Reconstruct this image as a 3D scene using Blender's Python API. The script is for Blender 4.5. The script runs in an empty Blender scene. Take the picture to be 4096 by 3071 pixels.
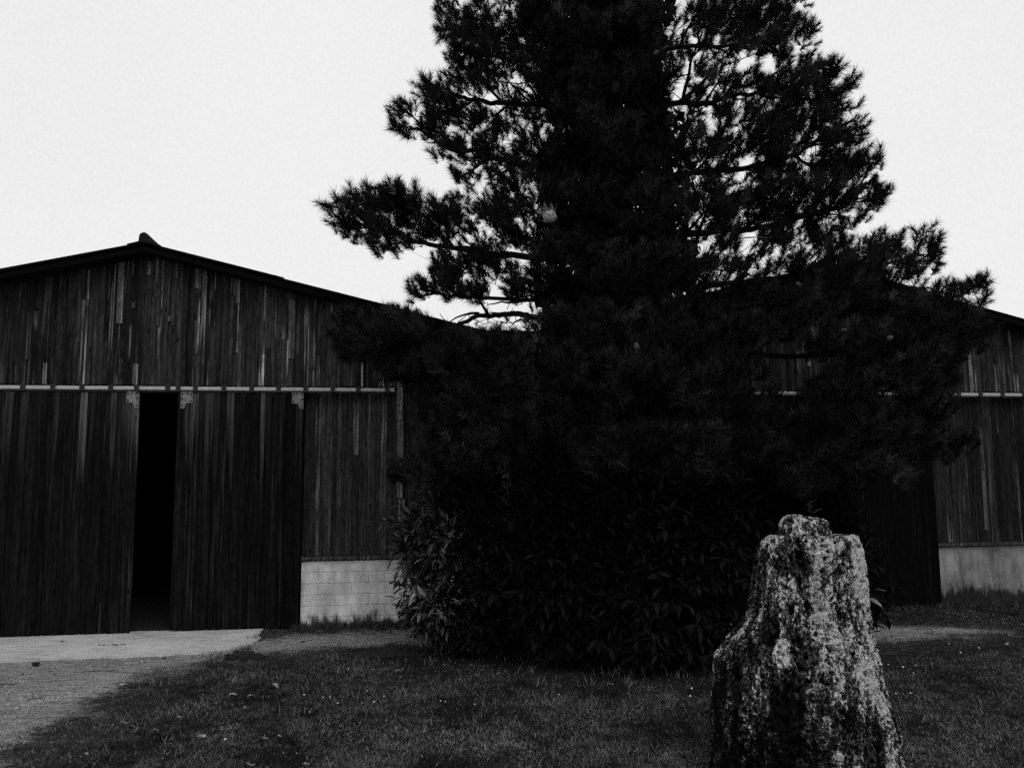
import bpy, math, random
import numpy as np
from mathutils import Vector, Matrix

random.seed(7)
rng = np.random.default_rng(11)
sc = bpy.context.scene
C = sc.collection

# ------------------------------------------------------------------ camera
CAM_H = 2.0
PITCH, ROLL, FPX = 0.104846, -0.0060475, 3150.0      # tilt up, slight roll, focal length in photo pixels (4096 wide)
PHI, Y0 = 0.141243, 10.56538                         # heading of the barn front and its distance
cam = bpy.data.cameras.new('camera')
cam.sensor_width = 36.0
cam.lens = 36.0 * FPX / 4096.0
cam.clip_start = 0.05
cam.clip_end = 3000.0
cam_o = bpy.data.objects.new('camera', cam)
C.objects.link(cam_o)
cam_o.matrix_world = (Matrix.Translation((0, 0, CAM_H)) @ Matrix.Rotation(math.pi / 2 + PITCH, 4, 'X')
                      @ Matrix.Rotation(ROLL, 4, 'Z'))
sc.camera = cam_o

# ------------------------------------------------------------------ sky, sun, exposure
SUN_EL, SUN_AZ = math.radians(50), math.radians(150)   # azimuth of the light's origin, clockwise from +Y
world = bpy.data.worlds.new('World')
sc.world = world
world.use_nodes = True
nt = world.node_tree
nt.nodes.clear()
w_out = nt.nodes.new('ShaderNodeOutputWorld')
w_bg = nt.nodes.new('ShaderNodeBackground')
w_sky = nt.nodes.new('ShaderNodeTexSky')
w_sky.sky_type = 'NISHITA'
w_sky.sun_disc = False
w_sky.sun_elevation = SUN_EL
w_sky.sun_rotation = SUN_AZ
w_bw = nt.nodes.new('ShaderNodeRGBToBW')               # black-and-white picture: only the sky's luminance
w_mix = nt.nodes.new('ShaderNodeMix')
w_mix.data_type = 'RGBA'
w_mix.inputs[0].default_value = 0.93                   # closed, even cloud cover over the clear sky
w_tc = nt.nodes.new('ShaderNodeTexCoord')
w_n = nt.nodes.new('ShaderNodeTexNoise')
w_n.inputs['Scale'].default_value = 2.2
w_n.inputs['Detail'].default_value = 5
w_r = nt.nodes.new('ShaderNodeMapRange')
w_r.inputs['To Min'].default_value = 8.5
w_r.inputs['To Max'].default_value = 9.6
nt.links.new(w_tc.outputs['Generated'], w_n.inputs['Vector'])
nt.links.new(w_n.outputs['Fac'], w_r.inputs['Value'])
nt.links.new(w_sky.outputs[0], w_bw.inputs[0])
nt.links.new(w_bw.outputs[0], w_mix.inputs[6])
w_f = nt.nodes.new('ShaderNodeTexNoise')
w_f.inputs['Scale'].default_value = 330.0
w_f.inputs['Detail'].default_value = 2
w_fr = nt.nodes.new('ShaderNodeMapRange')
for _k, _v in zip(('From Min', 'From Max', 'To Min', 'To Max'), (0.25, 0.75, 0.955, 1.045)): w_fr.inputs[_k].default_value = _v
w_mul = nt.nodes.new('ShaderNodeMath'); w_mul.operation = 'MULTIPLY'
nt.links.new(w_tc.outputs['Generated'], w_f.inputs['Vector'])
nt.links.new(w_f.outputs['Fac'], w_fr.inputs['Value'])
nt.links.new(w_r.outputs[0], w_mul.inputs[0]); nt.links.new(w_fr.outputs[0], w_mul.inputs[1])
nt.links.new(w_mul.outputs[0], w_mix.inputs[7])
nt.links.new(w_mix.outputs[2], w_bg.inputs['Color'])
w_bg.inputs['Strength'].default_value = 0.1
nt.links.new(w_bg.outputs[0], w_out.inputs[0])

sun = bpy.data.lights.new('sun', 'SUN')
sun.energy = 0.9
sun.angle = math.radians(30)
sun_o = bpy.data.objects.new('sun', sun)
C.objects.link(sun_o)
sd = Vector((math.sin(SUN_AZ) * math.cos(SUN_EL), math.cos(SUN_AZ) * math.cos(SUN_EL), math.sin(SUN_EL)))
sun_o.rotation_euler = sd.to_track_quat('Z', 'Y').to_euler()

sc.view_settings.view_transform = 'Standard'
sc.view_settings.look = 'None'
sc.view_settings.exposure = 0.0
sc.view_settings.gamma = 1.0
sc.view_settings.use_curve_mapping = False
sc.render.engine = 'CYCLES'
sc.cycles.max_bounces = 5
sc.cycles.diffuse_bounces = 3
sc.cycles.use_denoising = False
sc.cycles.use_adaptive_sampling = True
sc.cycles.adaptive_threshold = 0.05
sc.cycles.adaptive_min_samples = 20

# ------------------------------------------------------------------ helpers
def ray(x, y):
    a = (x - 2048.0) / FPX
    b = -(y - 1535.5) / FPX
    cr, sr = math.cos(ROLL), math.sin(ROLL)
    xx, yy = a * cr + b * sr, -a * sr + b * cr
    c, s = math.cos(PITCH), math.sin(PITCH)
    return np.array([xx, c - yy * s, s + yy * c])

def at(x, y, Y):
    """world point at forward distance Y that the photo shows at pixel x, y"""
    d = ray(x, y)
    p = d * (Y / d[1])
    p[2] += CAM_H
    return p

def gnd(x, y, z=0.0):
    d = ray(x, y)
    p = d * ((z - CAM_H) / d[2])
    p[2] += CAM_H
    return p

def wal(x, y, off=0.0):
    """(u, z) on the barn front (off metres in front of it)"""
    d = ray(x, y)
    t = (Y0 - off / math.cos(PHI)) / (d[1] - d[0] * math.tan(PHI))
    p = d * t
    u = p[0] * math.cos(PHI) + (p[1] - Y0) * math.sin(PHI)
    return u, p[2] + CAM_H

def tag(o, label=None, cat=None, group=None, kind=None):
    if label: o['label'] = label
    if cat: o['category'] = cat
    if group: o['group'] = group
    if kind: o['kind'] = kind
    return o

def empty(name, loc=(0, 0, 0), rz=0.0, parent=None):
    o = bpy.data.objects.new(name, None)
    o.empty_display_size = 0.2
    C.objects.link(o)
    o.location = loc
    o.rotation_euler = (0, 0, rz)
    o.parent = parent
    return o

def link(name, me, mat=None, parent=None, loc=None):
    o = bpy.data.objects.new(name, me)
    C.objects.link(o)
    if mat is not None and len(me.materials) == 0:
        me.materials.append(mat)
    o.parent = parent
    if loc is not None:
        o.location = loc
    return o

def np_mesh(name, V, F, smooth=False, tint=None):
    """mesh from arrays; F is (m, k) with one k for all faces; tint an optional value per vertex"""
    V = np.ascontiguousarray(V, dtype=np.float32)
    F = np.ascontiguousarray(F, dtype=np.int32)
    me = bpy.data.meshes.new(name)
    m, k = F.shape
    me.vertices.add(len(V))
    me.vertices.foreach_set('co', V.ravel())
    me.loops.add(m * k)
    me.loops.foreach_set('vertex_index', F.ravel())
    me.polygons.add(m)
    me.polygons.foreach_set('loop_start', np.arange(0, m * k, k, dtype=np.int32))
    if smooth:
        me.polygons.foreach_set('use_smooth', np.ones(m, dtype=bool))
    if tint is not None:
        at_ = me.attributes.new('tint', 'FLOAT', 'POINT')
        at_.data.foreach_set('value', np.ascontiguousarray(tint, dtype=np.float32))
    me.update(calc_edges=True)
    me.validate()
    return me

class MB:
    """collects boxes, tubes and prisms into one mesh"""
    def __init__(s): s.v = []; s.f = []
    def box(s, x0, x1, y0, y1, z0, z1):
        n = len(s.v)
        s.v += [(x0, y0, z0), (x1, y0, z0), (x1, y1, z0), (x0, y1, z0), (x0, y0, z1), (x1, y0, z1), (x1, y1, z1), (x0, y1, z1)]
        s.f += [tuple(n + i for i in q) for q in ((0, 3, 2, 1), (4, 5, 6, 7), (0, 1, 5, 4), (1, 2, 6, 5), (2, 3, 7, 6), (3, 0, 4, 7))]
        return s
    def prism(s, poly, a, b, axis='y'):
        """poly of (p, q) extruded from a to b along axis (y: p=x q=z; z: p=x q=y; x: p=y q=z)"""
        n = len(s.v); k = len(poly)
        def P(p, q, r):
            return (p, r, q) if axis == 'y' else ((p, q, r) if axis == 'z' else (r, p, q))
        s.v += [P(p, q, a) for p, q in poly] + [P(p, q, b) for p, q in poly]
        s.f += [tuple(n + i for i in range(k)), tuple(n + k + i for i in reversed(range(k)))]
        s.f += [(n + i, n + k + i, n + k + (i + 1) % k, n + (i + 1) % k) for i in range(k)]
        return s
    def tube(s, pts, rad, sides=8, cap=True):
        pts = [Vector(p) for p in pts]; n0 = len(s.v)
        for i, p in enumerate(pts):
            d = (pts[min(i + 1, len(pts) - 1)] - pts[max(i - 1, 0)]).normalized()
            a = d.cross(Vector((0.13, 0.31, 0.94))); a = a.normalized() if a.length > 1e-4 else Vector((1, 0, 0))
            b = d.cross(a)
            r = rad[i] if hasattr(rad, '__len__') else rad
            for k in range(sides):
                t = 2 * math.pi * k / sides
                s.v.append(tuple(p + a * (math.cos(t) * r) + b * (math.sin(t) * r)))
        for i in range(len(pts) - 1):
            for k in range(sides):
                q = n0 + i * sides
                s.f.append((q + k, q + (k + 1) % sides, q + sides + (k + 1) % sides, q + sides + k))
        if cap:
            s.f.append(tuple(n0 + k for k in reversed(range(sides))))
            s.f.append(tuple(n0 + (len(pts) - 1) * sides + k for k in range(sides)))
        return s
    def mesh(s, name, smooth=False):
        me = bpy.data.meshes.new(name)
        me.from_pydata(s.v, [], s.f)
        if smooth:
            for p in me.polygons: p.use_smooth = True
        me.update()
        return me
    def build(s, name, mat, parent=None, loc=None, smooth=False):
        return link(name, s.mesh(name, smooth), mat, parent, loc)

# vectorised gradient noise
_perm = np.random.default_rng(5).permutation(256)
_perm = np.concatenate([_perm, _perm, _perm])
_grad = np.random.default_rng(6).normal(size=(256, 3))
_grad /= np.linalg.norm(_grad, axis=1)[:, None]
def perlin(P):
    P = np.asarray(P, dtype=np.float64)
    i = np.floor(P).astype(int); f = P - i; i &= 255
    w = f * f * f * (f * (f * 6 - 15) + 10)
    out = np.zeros(len(P))
    for dx in (0, 1):
        for dy in (0, 1):
            for dz in (0, 1):
                h = _perm[_perm[_perm[i[:, 0] + dx] + i[:, 1] + dy] + i[:, 2] + dz]
                g = _grad[h]
                d = g[:, 0] * (f[:, 0] - dx) + g[:, 1] * (f[:, 1] - dy) + g[:, 2] * (f[:, 2] - dz)
                out += d * (w[:, 0] if dx else 1 - w[:, 0]) * (w[:, 1] if dy else 1 - w[:, 1]) * (w[:, 2] if dz else 1 - w[:, 2])
    return out * 1.5
def fbm(P, oct=4, gain=0.5):
    a, s, o = 1.0, 0.0, np.zeros(len(P))
    P = np.array(P, dtype=np.float64)
    for _ in range(oct):
        o += a * perlin(P); s += a; a *= gain; P = P * 2.03 + 7.1
    return o / s

# ------------------------------------------------------------------ materials (all neutral grey: the photograph is black and white)
class NT:
    def __init__(s, name, rough=0.9, spec=0.2):
        s.m = bpy.data.materials.new(name); s.m.use_nodes = True
        s.t = s.m.node_tree; s.b = s.t.nodes['Principled BSDF']
        s.b.inputs['Roughness'].default_value = rough
        s.b.inputs['Specular IOR Level'].default_value = spec
    def n(s, typ, **kw):
        nd = s.t.nodes.new('ShaderNode' + typ)
        for k, v in kw.items():
            if k in nd.inputs.keys(): nd.inputs[k].default_value = v
            else: setattr(nd, k, v)
        return nd
    def l(s, a, b): s.t.links.new(a, b)
    def math(s, op, a, b=None, clamp=False):
        nd = s.t.nodes.new('ShaderNodeMath'); nd.operation = op; nd.use_clamp = clamp
        for i, v in enumerate((a, b)):
            if v is None: continue
            if hasattr(v, 'links'): s.l(v, nd.inputs[i])
            else: nd.inputs[i].default_value = v
        return nd.outputs[0]
    def pos(s, scale=(1, 1, 1), rnd=False):
        g = s.n('NewGeometry')
        mp = s.n('Mapping'); mp.inputs['Scale'].default_value = scale
        s.l(g.outputs['Position'], mp.inputs['Vector'])
        if rnd:
            oi = s.n('ObjectInfo')
            c = s.n('CombineXYZ')
            s.l(s.math('MULTIPLY', oi.outputs['Random'], 71.0), c.inputs[0])
            s.l(s.math('MULTIPLY', oi.outputs['Random'], 133.0), c.inputs[2])
            s.l(c.outputs[0], mp.inputs['Location'])
        return mp.outputs[0]
    def noise(s, vec, scale, detail=4, rough=0.55):
        nd = s.n('TexNoise', Scale=scale, Detail=detail, Roughness=rough)
        s.l(vec, nd.inputs['Vector'])
        return nd.outputs['Fac']
    def rng(s, v, a, b, c, d, smooth=False):
        nd = s.n('MapRange'); nd.interpolation_type = 'SMOOTHSTEP' if smooth else 'LINEAR'
        s.l(v, nd.inputs['Value'])
        for k, x in zip(('From Min', 'From Max', 'To Min', 'To Max'), (a, b, c, d)): nd.inputs[k].default_value = x
        return nd.outputs[0]
    def out(s, val, bump=None, bd=0.01, bs=0.6):
        c = s.n('CombineColor')
        for i in range(3): s.l(val, c.inputs[i])
        s.l(c.outputs[0], s.b.inputs['Base Color'])
        if bump is not None:
            b = s.n('Bump', Strength=bs, Distance=bd)
            s.l(bump, b.inputs['Height'])
            s.l(b.outputs[0], s.b.inputs['Normal'])
        return s.m

def flat(name, g, rough=0.9, spec=0.04, var=0.35, scale=12.0, bd=0.004):
    k = NT(name, rough, spec)
    n = k.noise(k.pos(), scale, 5)
    return k.out(k.rng(n, 0.25, 0.75, g * (1 - var), g * (1 + var)), n, bd)

def wood_mat():
    """weathered boards: object colour red = tone, green = amount of bleached streaks, blue = water stain below the top end"""
    k = NT('weathered_wood', 0.9, 0.03)
    oi = k.n('ObjectInfo')
    sp = k.n('SeparateColor'); k.l(oi.outputs['Color'], sp.inputs[0])
    tc = k.n('TexCoord'); lo_ = k.n('SeparateXYZ'); k.l(tc.outputs['Object'], lo_.inputs[0])
    fine = k.noise(k.pos((1, 1, 0.018), True), 120.0, 5, 0.7)
    mid = k.noise(k.pos((1, 1, 0.025), True), 34.0, 4, 0.6)
    big = k.noise(k.pos((1, 1, 0.22), True), 5.0, 4, 0.6)
    blot = k.noise(k.pos((1, 1, 0.4), True), 18.0, 5, 0.65)
    knot = k.n('TexVoronoi', Scale=8.0); knot.feature = 'F1'
    k.l(k.pos((1, 1, 0.4), True), knot.inputs['Vector'])
    kn = k.rng(knot.outputs['Distance'], 0.06, 0.14, 0.2, 1.0, True)
    grain = k.math('MULTIPLY', k.rng(fine, 0.3, 0.72, 0.2, 1.7), k.rng(mid, 0.3, 0.7, 0.45, 1.5))
    grain = k.math('MULTIPLY', grain, k.rng(blot, 0.28, 0.7, 0.5, 1.5))
    base = k.math('MULTIPLY', sp.outputs[0], grain)
    # bleaching: along the right-hand edge of a board and in long streaks
    edge = k.rng(k.math('ADD', lo_.outputs[0], k.math('MULTIPLY', k.math('SUBTRACT', mid, 0.5), 1.3)), 0.12, 0.5, 0.0, 1.0, True)
    streak = k.rng(mid, 0.5, 0.68, 0.0, 0.9, True)
    mask = k.math('MULTIPLY', k.math('MAXIMUM', edge, streak), k.rng(big, 0.44, 0.64, 0.0, 1.0, True))
    pale = k.math('MULTIPLY', k.math('MULTIPLY', mask, sp.outputs[1]), k.rng(fine, 0.3, 0.7, 0.3, 1.5))
    run = k.rng(k.math('ADD', lo_.outputs[2], k.math('MULTIPLY', k.math('SUBTRACT', mid, 0.5), 0.9)), 0.1, 0.55, 0.0, 1.0, True)
    run = k.math('MULTIPLY', k.math('MULTIPLY', run, sp.outputs[2]), k.rng(fine, 0.35, 0.7, 0.2, 1.5))
    tot = k.math('ADD', k.math('ADD', base, pale), run)
    return k.out(k.math('MULTIPLY', tot, kn), fine, 0.004, 0.7)

def stained_mat(name, g, foot, streak=0.35):
    """pale masonry with damp stains rising from the foot and streaks running down"""
    k = NT(name, 0.95, 0.1)
    n1 = k.noise(k.pos(), 3.2, 6, 0.6)
    n2 = k.noise(k.pos((1, 1, 0.18)), 7.0, 5, 0.6)
    n3 = k.noise(k.pos(), 70.0, 4, 0.6)
    n4 = k.noise(k.pos((1, 1, 0.3)), 13.0, 4, 0.6)
    sx = k.n('SeparateXYZ'); g_ = k.n('NewGeometry'); k.l(g_.outputs['Position'], sx.inputs[0])
    h = k.math('ADD', sx.outputs[2], k.math('MULTIPLY', k.math('SUBTRACT', n4, 0.5), -0.55))
    ft = k.rng(h, foot, foot + 0.16, 0.1, 1.0, True)
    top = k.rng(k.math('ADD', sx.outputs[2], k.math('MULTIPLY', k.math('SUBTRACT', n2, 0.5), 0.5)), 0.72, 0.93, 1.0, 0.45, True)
    v = k.math('MULTIPLY', k.rng(n1, 0.3, 0.7, g * (1 - streak), g * (1 + 0.25 * streak)), k.rng(n2, 0.3, 0.62, 1 - streak, 1.05))
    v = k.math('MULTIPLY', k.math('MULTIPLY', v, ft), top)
    v = k.math('MULTIPLY', v, k.rng(n3, 0.3, 0.7, 0.88, 1.1))
    return k.out(v, n3, 0.004)

def leaf_mat(name, g, rough, spec, var=0.5):
    k = NT(name, rough, spec)
    a = k.n('Attribute'); a.attribute_name = 'tint'
    return k.out(k.math('MULTIPLY', k.math('ADD', a.outputs['Fac'], 0.0), g))

def leaf_obj_mat(name, g, rough, spec):
    k = NT(name, rough, spec)
    oi = k.n('ObjectInfo')
    n = k.noise(k.pos(), 35.0, 3)
    return k.out(k.math('MULTIPLY', k.rng(oi.outputs['Random'], 0, 1, g * 0.6, g * 1.5), k.rng(n, 0.3, 0.7, 0.8, 1.2)))

def gravel_mat():
    k = NT('gravel', 0.95, 0.1)
    n1 = k.noise(k.pos(), 1.1, 5, 0.6); n2 = k.noise(k.pos(), 45.0, 5, 0.7); n3 = k.noise(k.pos((0.6, 2.0, 1)), 7.0, 5, 0.65)
    v = k.math('MULTIPLY', k.rng(n1, 0.3, 0.7, 0.17, 0.26), k.rng(n3, 0.3, 0.66, 0.55, 1.3))
    v = k.math('MULTIPLY', v, k.rng(n2, 0.3, 0.7, 0.4, 1.6))
    a = k.n('Attribute'); a.attribute_name = 'tint'       # distance inside the edge of the path
    n5 = k.noise(k.pos(), 2.6, 6, 0.68); n6 = k.noise(k.pos((0.5, 1.6, 1)), 11.0, 5, 0.7)
    e = k.math('ADD', a.outputs['Fac'], k.math('ADD', k.math('MULTIPLY', k.math('SUBTRACT', n5, 0.5), 1.3), k.math('MULTIPLY', k.math('SUBTRACT', n6, 0.5), 0.7)))
    cov = k.rng(e, -0.25, 0.12, 0.0, 1.0, True)
    soil = k.rng(n2, 0.3, 0.7, 0.01, 0.035)
    v = k.math('ADD', k.math('MULTIPLY', v, cov), k.math('MULTIPLY', soil, k.math('SUBTRACT', 1.0, cov)))
    return k.out(v, n2, 0.02, 0.9)

def concrete_mat():
    k = NT('concrete', 0.9, 0.15)
    n1 = k.noise(k.pos(), 1.6, 6, 0.6); n2 = k.noise(k.pos(), 90.0, 4, 0.65); n3 = k.noise(k.pos((0.5, 2, 1)), 9.0, 5, 0.7)
    v = k.math('MULTIPLY', k.rng(n1, 0.3, 0.7, 0.34, 0.52), k.rng(n3, 0.26, 0.5, 0.45, 1.05))
    v = k.math('MULTIPLY', v, k.rng(n2, 0.3, 0.7, 0.8, 1.2))
    return k.out(v, n2, 0.004)

def rock_mat():
    """porous limestone: pale stone under dark lichen and algae; attribute tint = how pale the stone is"""
    k = NT('porous_limestone', 0.95, 0.04)
    a = k.n('Attribute'); a.attribute_name = 'tint'
    n1 = k.noise(k.pos((1, 1, 0.35)), 5.2, 6, 0.7)
    n2 = k.noise(k.pos((1, 1, 0.4)), 30.0, 6, 0.72)
    n3 = k.noise(k.pos((1, 1, 0.6)), 95.0, 4, 0.65)
    n4 = k.noise(k.pos((1, 1, 0.7)), 48.0, 3, 0.6)
    ridge = k.rng(k.math('ABSOLUTE', k.math('SUBTRACT', n4, 0.5)), 0.0, 0.05, 1.0, 0.0, True)     # thin pale rims between the pores
    s = k.math('ADD', k.math('MULTIPLY', n1, 0.45), k.math('MULTIPLY', n2, 1.0))
    s = k.math('ADD', s, k.math('MULTIPLY', k.math('SUBTRACT', n3, 0.5), 0.5))
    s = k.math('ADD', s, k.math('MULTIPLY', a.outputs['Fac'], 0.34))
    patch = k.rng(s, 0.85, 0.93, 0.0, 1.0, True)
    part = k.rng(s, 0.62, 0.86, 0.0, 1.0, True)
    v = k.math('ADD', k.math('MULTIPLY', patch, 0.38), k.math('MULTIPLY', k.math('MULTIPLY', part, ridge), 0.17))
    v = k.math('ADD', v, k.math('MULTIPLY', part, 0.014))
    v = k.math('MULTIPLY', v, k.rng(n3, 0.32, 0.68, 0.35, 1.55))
    return k.out(k.math('ADD', v, 0.004), n2, 0.03, 0.9)

def soil_mat():
    k = NT('soil', 0.95, 0.05)
    n1 = k.noise(k.pos(), 2.0, 5); n2 = k.noise(k.pos(), 70.0, 6, 0.75)
    return k.out(k.math('MULTIPLY', k.rng(n1, 0.3, 0.7, 0.010, 0.026), k.rng(n2, 0.36, 0.66, 0.15, 2.2)), n2, 0.03, 1.0)

M = dict(
    wood=wood_mat(),
    frame=flat('dark_timber', 0.008), roof=flat('fibre_cement', 0.012, scale=6), barge=flat('barge_timber', 0.003),
    zinc=flat('galvanised_steel', 0.36, 0.6, 0.3, 0.18, 20), iron=flat('dark_iron', 0.012, 0.7, 0.3), bolt=flat('rusty_bolt', 0.02),
    plate=flat('worn_plate', 0.16, 0.7, 0.2, 0.5, 30), sill=flat('sill_timber', 0.1, var=0.7, scale=9), pipe=flat('zinc_pipe', 0.04, 0.55, 0.3, 0.3, 8),
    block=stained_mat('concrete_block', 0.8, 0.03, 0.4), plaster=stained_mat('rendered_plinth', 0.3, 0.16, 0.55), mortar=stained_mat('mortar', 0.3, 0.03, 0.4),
    gravel=gravel_mat(), concrete=concrete_mat(), rock=rock_mat(), soil=soil_mat(), inside=flat('barn_floor', 0.02),
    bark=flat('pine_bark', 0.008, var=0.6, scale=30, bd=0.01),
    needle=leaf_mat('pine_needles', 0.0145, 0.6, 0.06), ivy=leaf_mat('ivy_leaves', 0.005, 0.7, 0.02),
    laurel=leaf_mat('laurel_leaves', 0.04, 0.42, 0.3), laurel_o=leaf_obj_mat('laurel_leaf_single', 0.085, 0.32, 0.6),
    shade=leaf_mat('shaded_laurel_leaves', 0.008, 0.55, 0.04), shade_o=leaf_obj_mat('shaded_laurel_leaf', 0.009, 0.5, 0.06),  # darker copies of the laurel leaf: the pine's shade put into their colour
    grass=leaf_mat('grass_blades', 0.092, 0.7, 0.06), dry=flat('dry_leaf', 0.2, var=0.4, scale=60), petal=flat('white_petal', 0.6, var=0.1),
    heart=flat('flower_heart', 0.3), stalk=flat('green_stalk', 0.05), stick=flat('dead_stick', 0.12, var=0.5, scale=40),
    cone=flat('pine_cone', 0.06, var=0.5, scale=60), silk=flat('silk_web', 0.22, var=0.6, scale=45), clod=flat('mud', 0.02, var=0.5, scale=60),
    pebble=leaf_mat('pebbles', 0.22, 0.9, 0.1),
)

# ------------------------------------------------------------------ ground
def gridded_poly(name, poly, z, mat, kind='structure', thick=0.0):
    mb = MB()
    if thick: mb.prism(poly, z - thick, z, 'z')
    else:
        mb.v += [(x, y, z) for x, y in poly]; mb.f.append(tuple(range(len(poly))))
    o = mb.build(name, mat)
    # upright normals whatever the winding
    me = o.data
    if not thick and me.polygons[0].normal.z < 0: me.flip_normals()
    return tag(o, kind=kind)

def rough_edge(poly, amp, step=0.05, seed=0.0, keep=lambda p: False):
    out = []
    n = len(poly)
    for i in range(n):
        a = np.array(poly[i]); b = np.array(poly[(i + 1) % n])
        L = np.linalg.norm(b - a); k = max(1, int(L / step)) if L < 6 else max(1, int(L / 1.0))
        t = np.arange(k) / k
        P = a + (b - a) * t[:, None]
        N = np.array([-(b - a)[1], (b - a)[0]]) / max(L, 1e-6)
        Q = np.column_stack([P * 3.1, np.full(k, seed)]); Q2 = np.column_stack([P * 11.0, np.full(k, seed + 5)])
        d = amp * (perlin(Q) * 1.2 + 0.5 * perlin(Q2))
        if L >= 6 or keep((a + b) / 2): d[:] = 0
        out += [tuple(p) for p in P + N * d[:, None]]
    return out

tag(MB().box(-400, 400, -60, 700, -0.5, 0.0).build('ground', M['soil']), kind='structure')

path_poly = [(-30, -20), (-3.2, -20), (-3.35, 2.0), (-3.6, 5.0), (-3.69, 5.95), (-3.70, 6.55), (-3.69, 7.03), (-3.58, 7.87), (-3.24, 8.45), (-2.92, 8.74), (-2.34, 9.02),
             (-1.33, 9.28), (0.0, 9.4), (2.0, 9.25), (4.1, 9.25), (5.0, 9.47), (5.75, 9.66), (5.6, 9.82), (5.0, 9.98), (4.4, 10.12),
             (2.5, 10.15), (0.0, 10.0), (-1.42, 9.93), (-2.25, 9.80), (-2.9, 9.6), (-3.2, 10.0), (-6.5, 9.5), (-30, 6.0)]
def inside(P, poly):
    poly = np.array(poly); x, y = P[:, 0], P[:, 1]
    r = np.zeros(len(P), bool)
    for (x0, y0), (x1, y1) in zip(poly, np.roll(poly, -1, 0)):
        if y0 == y1: continue
        c = ((y0 > y) != (y1 > y)) & (x < (x1 - x0) * (y - y0) / (y1 - y0) + x0)
        r ^= c
    return r
def edge_dist(P, poly):
    """distance to the outline, positive inside"""
    poly = np.array(poly, float); best = np.full(len(P), 1e9)
    for a, b in zip(poly, np.roll(poly, -1, 0)):
        ab = b - a; t = np.clip(((P - a) @ ab) / (ab @ ab), 0, 1)
        best = np.minimum(best, np.linalg.norm(P - a - t[:, None] * ab, axis=1))
    return np.where(inside(P, poly), best, -best)
def gravel_sheet():
    gx = np.arange(-15, 7.2, 0.08); gy = np.arange(-4, 10.5, 0.08)
    XX, YY = np.meshgrid(gx, gy)
    P = np.column_stack([XX.ravel(), YY.ravel()])
    d = edge_dist(P, path_poly)
    nx = len(gx); i = np.arange(len(gy) - 1)[:, None] * nx + np.arange(nx - 1)[None]
    i = i.ravel()
    F = np.column_stack([i, i + 1, i + nx + 1, i + nx])
    F = F[(d[F] > -0.7).all(1) & (P[F][:, :, 1] < Y0 + P[F][:, :, 0] * math.tan(PHI) - 0.05).all(1)]
    z = 0.005 + 0.006 * fbm(np.column_stack([P * 2.0, np.zeros(len(P))]), 3)
    use = np.unique(F); m = np.zeros(len(P), int); m[use] = np.arange(len(use))
    me = np_mesh('gravel_path', np.column_stack([P, np.maximum(z, 0.003)])[use], m[F], True, np.clip(d[use], -1, 1.5))
    tag(link('gravel_path', me, M['gravel']), kind='structure')
gravel_sheet()
apron_poly = [(-12, 7.5), (-6.5, 8.32), (-5.32, 8.47), (-4.09, 8.64), (-3.35, 8.80), (-3.12, 8.98), (-2.98, 9.25), (-2.95, 9.5), (-3.03, 9.62), (-3.1, 10.10), (-6.2, 9.66), (-12, 8.83)]
apron_r = rough_edge(apron_poly, 0.028, 0.04, 3.0)
gridded_poly('concrete_apron', apron_r, 0.03, M['concrete'], thick=0.1)

def wall_y(x): return Y0 + x * math.tan(PHI)

# grass blades
def make_blades(P, lo, hi, width, tint, lean=0.7):
    n = len(P)
    L = rng.uniform(lo, hi, n)
    az = rng.uniform(0, 2 * math.pi, n)
    ln = rng.uniform(0.1, lean, n)
    face = rng.uniform(0, 2 * math.pi, n)
    w = width * rng.uniform(0.6, 1.3, n)
    S = np.column_stack([np.cos(face) * w / 2, np.sin(face) * w / 2, np.zeros(n)])
    D = np.column_stack([np.cos(az) * ln, np.sin(az) * ln, np.ones(n)]); D /= np.linalg.norm(D, axis=1)[:, None]
    B = np.column_stack([P, np.zeros(n) - 0.002])
    mid = B + D * (L * 0.55)[:, None]
    tip = mid + (D * np.array([1.9, 1.9, 0.75])) * (L * 0.45)[:, None]
    V = np.stack([B - S, B + S, mid + S * 0.75, mid - S * 0.75, tip], 1).reshape(-1, 3)
    b = np.arange(n)[:, None] * 5
    F = np.vstack([b + [0, 1, 2], b + [0, 2, 3], b + [3, 2, 4]])
    return V, F, np.repeat(tint, 5)

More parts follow.
